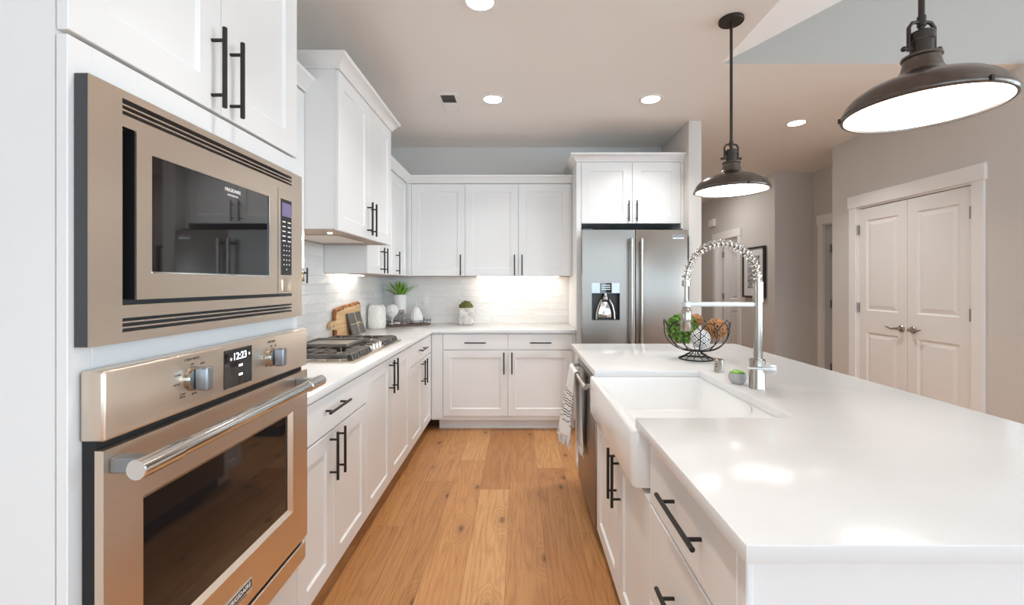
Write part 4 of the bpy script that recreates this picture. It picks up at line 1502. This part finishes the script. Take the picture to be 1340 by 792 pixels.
# pot filler on the wall above the cooktop
k = thing('pot_filler', 'brushed nickel pot filler tap folded against the tile above the cooktop', 'faucet', (-1.397, 2.46, 1.375))
B().lathe([(0, 0), (0.030, 0), (0.030, 0.006), (0.014, 0.010), (0.012, 0.070), (0, 0.072)], (-1.397, 2.46, 1.375), (1, 0, 0), 24).build('wall_flange', 'aged_brass', k)
B().cyl((-1.318, 2.46, 1.355), (-1.318, 2.46, 1.405), 0.014, seg=16, ch=0.002).cyl((-1.318, 2.46, 1.392), (-1.318, 2.64, 1.392), 0.008, seg=12).build('arm', 'aged_brass', k)
b = B().lathe([(0, 0), (0.012, 0.002), (0.016, 0.006), (0.012, 0.012), (0.010, 0.030), (0.012, 0.050), (0.0165, 0.055), (0.0165, 0.064), (0, 0.066)], (-1.318, 2.648, 1.340), seg=16)
b.build('joint', 'aged_brass', k)
B().box(-1.290, -1.284, 2.640, 2.656, 1.330, 1.425, 0.002).box(-1.305, -1.288, 2.644, 2.652, 1.388, 1.398).build('lever', 'bronze_dark', k)

# ================================================================== DECOR ON THE LEFT AND FAR WORKTOPS
k = thing('cutting_board', 'light wood cutting board with bark edge leaning on left wall behind the cooktop', 'cutting board', (-1.37, 3.5, CT))
outline = [(3.255, 0.0), (3.255, 0.066), (3.20, 0.072), (3.165, 0.082), (3.155, 0.100), (3.168, 0.120), (3.20, 0.132), (3.255, 0.136), (3.252, 0.182), (3.262, 0.206), (3.32, 0.214), (3.40, 0.224), (3.48, 0.228), (3.56, 0.238), (3.66, 0.242), (3.735, 0.246), (3.770, 0.236), (3.765, 0.12), (3.77, 0.0)]
BT = 0.026


def FB(a, t, c):
    return (-1.382 + BT * t - 0.058 * c + (0.0 if c > 0.001 else 0.0), a, CT + 0.0012 + c * 0.998)


B().prism(outline, FB, 0.002).build('board', 'board_wood', k, angle=25)
b = B()
top = [p for p in outline if p[1] > 0.18]
rail = []
rnd = random.Random(2)
dense = []
for (a0, c0), (a1, c1) in zip(top[:-1], top[1:]):
    for j in range(4):
        dense.append((a0 + (a1 - a0) * j / 4, c0 + (c1 - c0) * j / 4))
b.tube([Vector(FB(a, 0.62, c)) + Vector((0, 0, rnd.uniform(-0.004, 0.004))) for a, c in dense], [0.0125 + rnd.uniform(-0.004, 0.004) for _ in dense], 8)
for c0, c1 in ((0.004, 0.062), (0.140, 0.19)):
    b.tube([FB(3.253, 0.6, c0), FB(3.250, 0.6, (c0 + c1) / 2), FB(3.254, 0.6, c1)], 0.0125, 8)
b.build('bark_edge', 'bark', k)
b = B().lathe([(0, 0), (0.010, 0), (0.010, 0.001), (0, 0.001)], Vector(FB(3.195, 1.02, 0.102)), (1, 0, 0.06), 16)
b.build('hang_hole', 'black_gap', k)
b = B()
for kk in range(3):
    o = Vector(FB(3.195, 1.1, 0.10))
    b.tube([o, o + Vector((0.008, -0.02, 0.012)), o + Vector((0.010, -0.045 - 0.008 * kk, 0.0)), o + Vector((0.010, -0.055 - 0.012 * kk, -0.045)), o + Vector((0.012, -0.06 - 0.012 * kk, -0.085))], 0.0022, 5)
b.build('twine_loop', 'twine', k)

k = thing('slate_coasters', 'square grey slate coasters tied with twine leaning on the cutting board', 'coaster', (-1.33, 3.56, CT))


def FS(a, t, c):
    return (-1.312 + 0.014 * t - 0.275 * c, a + 0.10 * c * 0, CT + 0.004 + c * 0.93)


for t0 in (0.0, 0.52):
    B().prism([(3.43, 0.0), (3.70, 0.0), (3.70, 0.185), (3.43, 0.185)], lambda a, t, c, t0=t0: FS(a, t0 + 0.44 * t, c), 0.0012).build('slate', 'slate', k)
b = B()
for pa, pb in (((3.565, -0.001), (3.565, 0.186)), ((3.429, 0.092), (3.701, 0.092))):
    loop = [FS(pa[0], 1.06, pa[1]), FS(pb[0], 1.06, pb[1]), FS(pb[0], -0.06, pb[1]), FS(pa[0], -0.06, pa[1])]
    b.tube([loop[0], loop[1]], 0.0026, 6).tube([loop[1], loop[2]], 0.0026, 6)
for s_ in (-1, 1):
    o = Vector(FS(3.565, 1.25, 0.092))
    b.tube([o, o + Vector((0.006, s_ * 0.02, 0.016)), o + Vector((0.006, s_ * 0.034, 0.004)), o + Vector((0.003, s_ * 0.012, -0.003)), o], 0.0022, 5)
    b.tube([o, o + Vector((0.005, s_ * 0.015, -0.018)), o + Vector((0.003, s_ * 0.028, -0.034))], 0.0020, 5)
b.build('twine', 'twine', k)

b = B().lathe([(0, 0), (0.066, 0), (0.076, 0.008), (0.079, 0.05), (0.079, 0.165), (0.074, 0.195), (0.063, 0.213), (0.056, 0.220), (0.050, 0.220), (0.050, 0.20), (0, 0.19)], (0, 0, 0), seg=48)
v_ = b.build('vase', 'carved_white', None, angle=60)
v_.location = (-1.306, 4.01, CT)
tag(v_, 'white carved stoneware jar on worktop left of the tray', 'vase')

# tray set across the corner
ta = radians(35)
T_ = Vector((cos(ta), sin(ta), 0))
S_ = Vector((-sin(ta), cos(ta), 0))
tcn = Vector((-1.098, 4.312, CT))
TL, TW = 0.205, 0.086
tr = thing('serving_tray', 'dark wood tray with metal gallery rail set across the worktop corner', 'tray', tcn)
P_ = lambda a, s, z: tuple(tcn + T_ * a + S_ * s + Vector((0, 0, z)))
B().prism([(-TL, -TW), (TL, -TW), (TL, TW), (-TL, TW)], lambda a, t, c: P_(a, c, 0.002 + 0.014 * t), 0.002).build('base', 'dark_wood', tr)
b = B()
rc = [(-TL + 0.004, -TW + 0.004), (TL - 0.004, -TW + 0.004), (TL - 0.004, TW - 0.004), (-TL + 0.004, TW - 0.004)]
for i in range(4):
    (a0, s0), (a1, s1) = rc[i], rc[(i + 1) % 4]
    b.tube([P_(a0, s0, 0.046), P_(a1, s1, 0.046)], 0.0020, 6)
    nn = 4 if abs(a1 - a0) > 0.2 else 2
    for j in range(nn):
        a, s = a0 + (a1 - a0) * j / nn, s0 + (s1 - s0) * j / nn
        b.tube([P_(a, s, 0.014), P_(a, s, 0.052)], 0.0022, 6)
        if j == 0:
            b.ball(P_(a, s, 0.054), 0.006, 10, 6)
b.build('gallery_rail', 'wire_black', tr)
TZ = CT + 0.0162
# white ball on a footed stand
c = (-1.238, 4.248)
k = thing('white_flower_ball', 'white flower ball on a small footed stand, left on the tray', 'decoration', (c[0], c[1], TZ))
B().lathe([(0, 0), (0.030, 0), (0.030, 0.004), (0.010, 0.012), (0.009, 0.045), (0.022, 0.060), (0.034, 0.082), (0.032, 0.083), (0.0, 0.068)], (c[0], c[1], TZ), seg=28).build('stand', 'ceramic_white', k)
b = B().ball((c[0], c[1], TZ + 0.132), 0.056, 20, 12)
rnd = random.Random(4)
for i in range(150):
    z = 1 - 2 * (i + 0.5) / 150
    a = i * 2.39996
    d = Vector((sqrt(1 - z * z) * cos(a), sqrt(1 - z * z) * sin(a), z))
    b.ball(Vector((c[0], c[1], TZ + 0.132)) + d * 0.055, 0.0095 * rnd.uniform(0.8, 1.2), 7, 5)
b.build('petals', 'ceramic_white', k)
# tall white pot with green leaves, standing behind the tray
c = (-1.205, 4.425)
k = thing('potted_plant', 'bright green leafy plant in a tall white pot behind the tray', 'plant', (c[0], c[1], CT))
B().lathe([(0, 0), (0.050, 0), (0.056, 0.01), (0.064, 0.15), (0.066, 0.29), (0.063, 0.302), (0.058, 0.302), (0.058, 0.285), (0, 0.283)], (c[0], c[1], CT), seg=32).build('pot', 'ceramic_white', k)
b = B()
rnd = random.Random(12)
for i in range(34):
    a = i * 2.4
    lean = 0.10 + 0.75 * (i / 34)
    L_ = rnd.uniform(0.12, 0.19)
    d = Vector((cos(a) * sin(lean), sin(a) * sin(lean) * 0.8, cos(lean)))
    o = Vector((c[0] + cos(a) * 0.03 * i / 34, c[1] + sin(a) * 0.03 * i / 34, CT + 0.28))
    side = d.cross(Vector((0, 0, 1))).normalized()
    droop = Vector((cos(a), sin(a) * 0.7, -0.5)) * (0.05 * lean)
    rows = []
    for j, w_ in enumerate((0.006, 0.011, 0.0125, 0.010, 0.0015)):
        u = j / 4
        pp = o + d * L_ * u + droop * u * u
        pp.y = min(pp.y, 4.495)
        pp.z = min(pp.z, 1.392)
        nrm = side.cross(d).normalized()
        rows.append([pp - side * w_ + nrm * 0.003, pp - nrm * 0.0015, pp + side * w_ + nrm * 0.003, pp + nrm * 0.0025])
    b.loops(rows)
b.build('leaves', 'bright_green', k, angle=60)
# silver twig ornament
c = Vector((-1.148, 4.272, TZ))
b = B()
rnd = random.Random(8)
for i in range(26):
    a0 = rnd.uniform(0, 6.28)
    a1 = a0 + rnd.choice((-1, 1)) * rnd.uniform(0.9, 2.0)
    pts = []
    for j in range(6):
        u = j / 5
        a = a0 + (a1 - a0) * u
        r = 0.050 * (1 - 0.62 * u) + 0.004 * sin(j * 2 + i)
        pts.append(c + Vector((r * cos(a), r * sin(a), 0.004 + 0.135 * u)))
    b.tube(pts, 0.0034, 6)
b.tube([c + Vector((0.050 * cos(t), 0.050 * sin(t), 0.0036)) for t in [2 * pi * i / 24 for i in range(24)]], 0.0036, 6, closed=True)
tag(b.build('twig_cone', 'silver_twig', None), 'grey woven twig cone standing mid-tray', 'decoration')
# white ribbed pear
c = (-1.0245, 4.3635)
k = thing('ceramic_pear', 'white ribbed ceramic pear on the right half of the tray', 'decoration', (c[0], c[1], TZ))
prof = [(0.0, 0), (0.040, 0.001), (0.058, 0.015), (0.063, 0.040), (0.060, 0.070), (0.050, 0.100), (0.038, 0.128), (0.030, 0.148), (0.018, 0.160), (0.0, 0.163)]
rings = []
for r, z in prof:
    rings.append([(c[0] + max(r, 1e-4) * (1 + 0.035 * cos(14 * 2 * pi * t / 84)) * cos(2 * pi * t / 84), c[1] + max(r, 1e-4) * (1 + 0.035 * cos(14 * 2 * pi * t / 84)) * sin(2 * pi * t / 84), TZ + z) for t in range(84)])
B().loops(rings).build('body', 'ceramic_white', k, angle=60)
B().tube([(c[0], c[1], TZ + 0.158), (c[0] + 0.002, c[1], TZ + 0.180), (c[0] - 0.003, c[1], TZ + 0.202)], [0.006, 0.004, 0.005], 8).build('stem', 'ceramic_white', k)
# small white shell
b = B().ball((-1.178, 4.213, TZ + 0.0145), 0.034, 20, 10, (1.0, 0.62, 0.42))
o = b.build('sea_shell', 'ceramic_white', None)
tag(o, 'small white shell at the near left corner of the tray', 'decoration')
# mottled concrete planter
c = (-0.535, 4.415)
k = thing('potted_moss', 'round green moss plant in a mottled grey square pot on far worktop', 'plant', (c[0], c[1], CT))
rings = [ring(c[0] - h, c[0] + h, c[1] - h, c[1] + h, CT + z, rr) for h, z, rr in ((0.066, 0.0, 0.03), (0.074, 0.006, 0.032), (0.077, 0.03, 0.032), (0.077, 0.150, 0.032), (0.074, 0.166, 0.032), (0.066, 0.170, 0.03), (0.062, 0.160, 0.028))]
B().loops(rings).build('pot', 'concrete', k, angle=50)
b = B().ball((c[0], c[1], CT + 0.168), 0.058, 20, 12)
leaf_ball((c[0], c[1], CT + 0.170), 0.064, 420, 0.016, b, 11)
b.build('foliage', 'moss_green', k, smooth=False)

# wall plate on the far tile
k = thing('wall_outlet', 'white double outlet plate on far tile right of the tray', 'outlet', (-0.965, 4.512, 1.156))
B().box(-1.001, -0.929, 4.505, 4.512, 1.098, 1.214, 0.003, 2).build('cover_plate', 'plate_white', k)
for z in (1.135, 1.177):
    B().box(-0.981, -0.949, 4.5035, 4.506, z - 0.014, z + 0.014, 0.003, 2).build('socket', 'trim_white', k)

# ================================================================== CEILING FITTINGS AND HALL
prof = [(0.184, 0.000), (0.187, 0.004), (0.187, 0.012), (0.184, 0.017), (0.181, 0.023), (0.174, 0.037), (0.160, 0.053), (0.140, 0.067), (0.115, 0.078), (0.088, 0.087), (0.068, 0.095), (0.055, 0.105), (0.047, 0.119), (0.043, 0.136), (0.042, 0.146), (0.046, 0.149), (0.046, 0.155), (0.036, 0.157)]
inner = [(0.034, 0.150), (0.060, 0.090), (0.112, 0.073), (0.136, 0.061), (0.156, 0.047), (0.172, 0.030), (0.176, 0.012), (0.178, 0.000)]


def pendant(loc, drop, label, first=None, diag=0.0):
    x, y, z = loc
    k = thing('pendant_lamp', label, 'lamp', loc, 'bronze pendant lamps above the island')
    sh = B().lathe(prof + inner, loc, seg=64, cap0=False, cap1=False)
    # join the rim
    n = len(prof) + len(inner)
    sh.f += [[(n - 1) * 64 + t, (n - 1) * 64 + (t + 1) % 64, (t + 1) % 64, t] for t in range(64)]
    sh.m += [0] * 64
    shade = sh.build('shade', 'bronze', k, angle=40)
    B().lathe([(0, 0.006), (0.1765, 0.006), (0.1765, 0.010), (0, 0.010)], loc, seg=48).build('diffuser', 'lamp_opal', k)
    for a in (0.5, 0.5 + 2 * pi / 3, 0.5 + 4 * pi / 3):
        B().box(-0.003, 0.003, -0.004, 0.004, 0.001, 0.015, 0.001).bm_rot(loc, a, 0.1885).build('rim_clip', 'bronze_dark', shade)
    B().lathe([(0, 0.150), (0.026, 0.150), (0.026, 0.196), (0.030, 0.198), (0.031, 0.216), (0.027, 0.222), (0.012, 0.224), (0, 0.224)], loc, seg=32).build('socket_cap', 'bronze_dark', k)
    b = B()
    s = 0.036
    pts = [(x - s, y, z + 0.170), (x - s, y, z + 0.236), (x - s + 0.010, y, z + 0.250), (x - 0.012, y, z + 0.252), (x + 0.012, y, z + 0.252), (x + s - 0.010, y, z + 0.250), (x + s, y, z + 0.236), (x + s, y, z + 0.170)]
    b.tube(pts, 0.0052, 8)
    for sg_ in (-1, 1):
        b.cyl((x + sg_ * 0.024, y, z + 0.176), (x + sg_ * 0.050, y, z + 0.176), 0.0055, seg=10)
        b.ball((x + sg_ * 0.050, y, z + 0.176), 0.0075, 10, 6)
    b.build('yoke', 'bronze_dark', k)
    B().cyl((x, y, z + 0.222), (x, y, z + drop - 0.012), 0.0075, seg=14).cyl((x, y, z + 0.240), (x, y, z + 0.268), 0.0105, seg=14).build('stem', 'bronze_dark', k)
    B().lathe([(0, 0), (0.060, 0), (0.063, 0.004), (0.063, 0.018), (0, 0.018)], (x, y, z + drop - 0.0185), seg=32).build('canopy', 'bronze_dark', k)
    return k


def _rot(s, loc, a, r):
    ca, sa = cos(a), sin(a)
    s.v = [(loc[0] + (v[0] + r) * ca - v[1] * sa, loc[1] + (v[0] + r) * sa + v[1] * ca, loc[2] + v[2]) for v in s.v]
    return s


B.bm_rot = _rot
pendant((1.136, 2.33, 1.822), CEIL - 1.822, 'bronze dome pendant lamp hanging above the far end of the island')
pendant((1.136, 1.229, 1.815), CEIL - 1.815, 'bronze dome pendant lamp nearest the camera, shown largest')


def downlight(x, y, label):
    k = thing('recessed_light', label, 'light', (x, y, CEIL - 0.004), 'recessed ceiling downlights')
    B().lathe([(0.066, 0.003), (0.070, 0.0), (0.088, 0.0), (0.092, 0.0039), (0.066, 0.0039)], (x, y, CEIL - 0.004), seg=40, cap0=False, cap1=False).build('trim_ring', 'plate_white', k)
    B().lathe([(0, 0.001), (0.067, 0.001), (0.067, 0.0038), (0, 0.0038)], (x, y, CEIL - 0.004), seg=40).build('lens', 'downlight_lens', k)
    return k


for x, y, lb in ((-0.195, 2.18, 'round recessed light cut by the top edge of the picture'), (-0.20, 3.342, 'round recessed light just right of the ceiling vent'),
                 (1.012, 3.342, 'round recessed light in front of the refrigerator'), (2.445, 3.835, 'round recessed light between the two pendants towards the hall')):
    downlight(x, y, lb)
    area_light('downlight_beam', (x, y, CEIL - 0.008), (0, 0, -1), 0.13, 0.13, DOWNLIGHT_POWER * (1.5 if x > 0.5 else 1.0), WARM, BEAM, shape='DISK')

# two unseen lights added in line with the row to brighten the aisle
for y, lb in ((1.02, 'added round fill light overhead between oven and island, above the picture'), (-0.14, 'added round fill light overhead behind the camera')):
    downlight(-0.195, y, lb)
    area_light('downlight_beam', (-0.195, y, CEIL - 0.008), (0, 0, -1), 0.13, 0.13, FILL_DOWNLIGHT_POWER, WARM, radians(82), shape='DISK')

k = thing('ceiling_vent', 'white rectangular air vent in the ceiling left of a recessed light', 'vent', (-0.537, 3.405, CEIL - 0.006))
z = CEIL
b = B()
b.box(-0.610, -0.590, 3.235, 3.575, z - 0.006, z - 0.0002, 0.001).box(-0.484, -0.464, 3.235, 3.575, z - 0.006, z - 0.0002, 0.001)
b.box(-0.590, -0.484, 3.235, 3.258, z - 0.006, z - 0.0002, 0.001).box(-0.590, -0.484, 3.552, 3.575, z - 0.006, z - 0.0002, 0.001).box(-0.590, -0.484, 3.400, 3.412, z - 0.006, z - 0.0002, 0.001)
b.build('frame', 'plate_white', k)
B().box(-0.590, -0.484, 3.258, 3.552, z - 0.0012, z - 0.0002).build('duct', 'dark_grey', k)
for y0, n, sg_ in ((3.262, 9, -1), (3.416, 9, 1)):
    for i in range(n):
        sl = 0.0095 if sg_ < 0 else -0.0095
        y = y0 + i * 0.0148 + (0.0 if sg_ < 0 else 0.0105)
        v_ = B()
        v_.add([(-0.590, y, z - 0.0055), (-0.484, y, z - 0.0055), (-0.484, y + sl, z - 0.0014), (-0.590, y + sl, z - 0.0014),
                (-0.590, y + 0.0015, z - 0.0055), (-0.484, y + 0.0015, z - 0.0055), (-0.484, y + sl + 0.0012, z - 0.0014), (-0.590, y + sl + 0.0012, z - 0.0014)],
               [(0, 1, 2, 3), (4, 5, 6, 7), (0, 1, 5, 4), (2, 3, 7, 6), (0, 3, 7, 4), (1, 2, 6, 5)])
        v_.build('slat', 'plate_white', k)

k = thing('door_chime', 'small white door chime box high on the hall wall', 'chime', (HX - 0.02, 7.28, 2.28))
B().box(HX - 0.042, HX - 0.0005, 7.20, 7.40, 2.275, 2.405, 0.008, 3).build('cover', 'plate_white', k)
B().box(HX - 0.046, HX - 0.042, 7.22, 7.38, 2.295, 2.385, 0.003).build('grille', 'trim_white', k)

k = thing('framed_picture', 'black framed picture with white mat on the hall wall', 'picture', (HX - 0.01, 6.0, 1.135))
y0, y1, z0, z1 = 5.735, 6.285, 1.135, 1.830
b = B()
for a in ((y0, y0 + 0.022, z0, z1), (y1 - 0.022, y1, z0, z1), (y0 + 0.022, y1 - 0.022, z0, z0 + 0.022), (y0 + 0.022, y1 - 0.022, z1 - 0.022, z1)):
    b.box(HX - 0.040, HX - 0.0005, *a, 0.002)
b.build('frame', 'frame_black', k)
B().box(HX - 0.022, HX - 0.002, y0 + 0.022, y1 - 0.022, z0 + 0.022, z1 - 0.022).build('mat', 'mat_board', k)
B().box(HX - 0.0235, HX - 0.022, y0 + 0.12, y1 - 0.12, z0 + 0.13, z1 - 0.12).build('print', 'art_print', k)
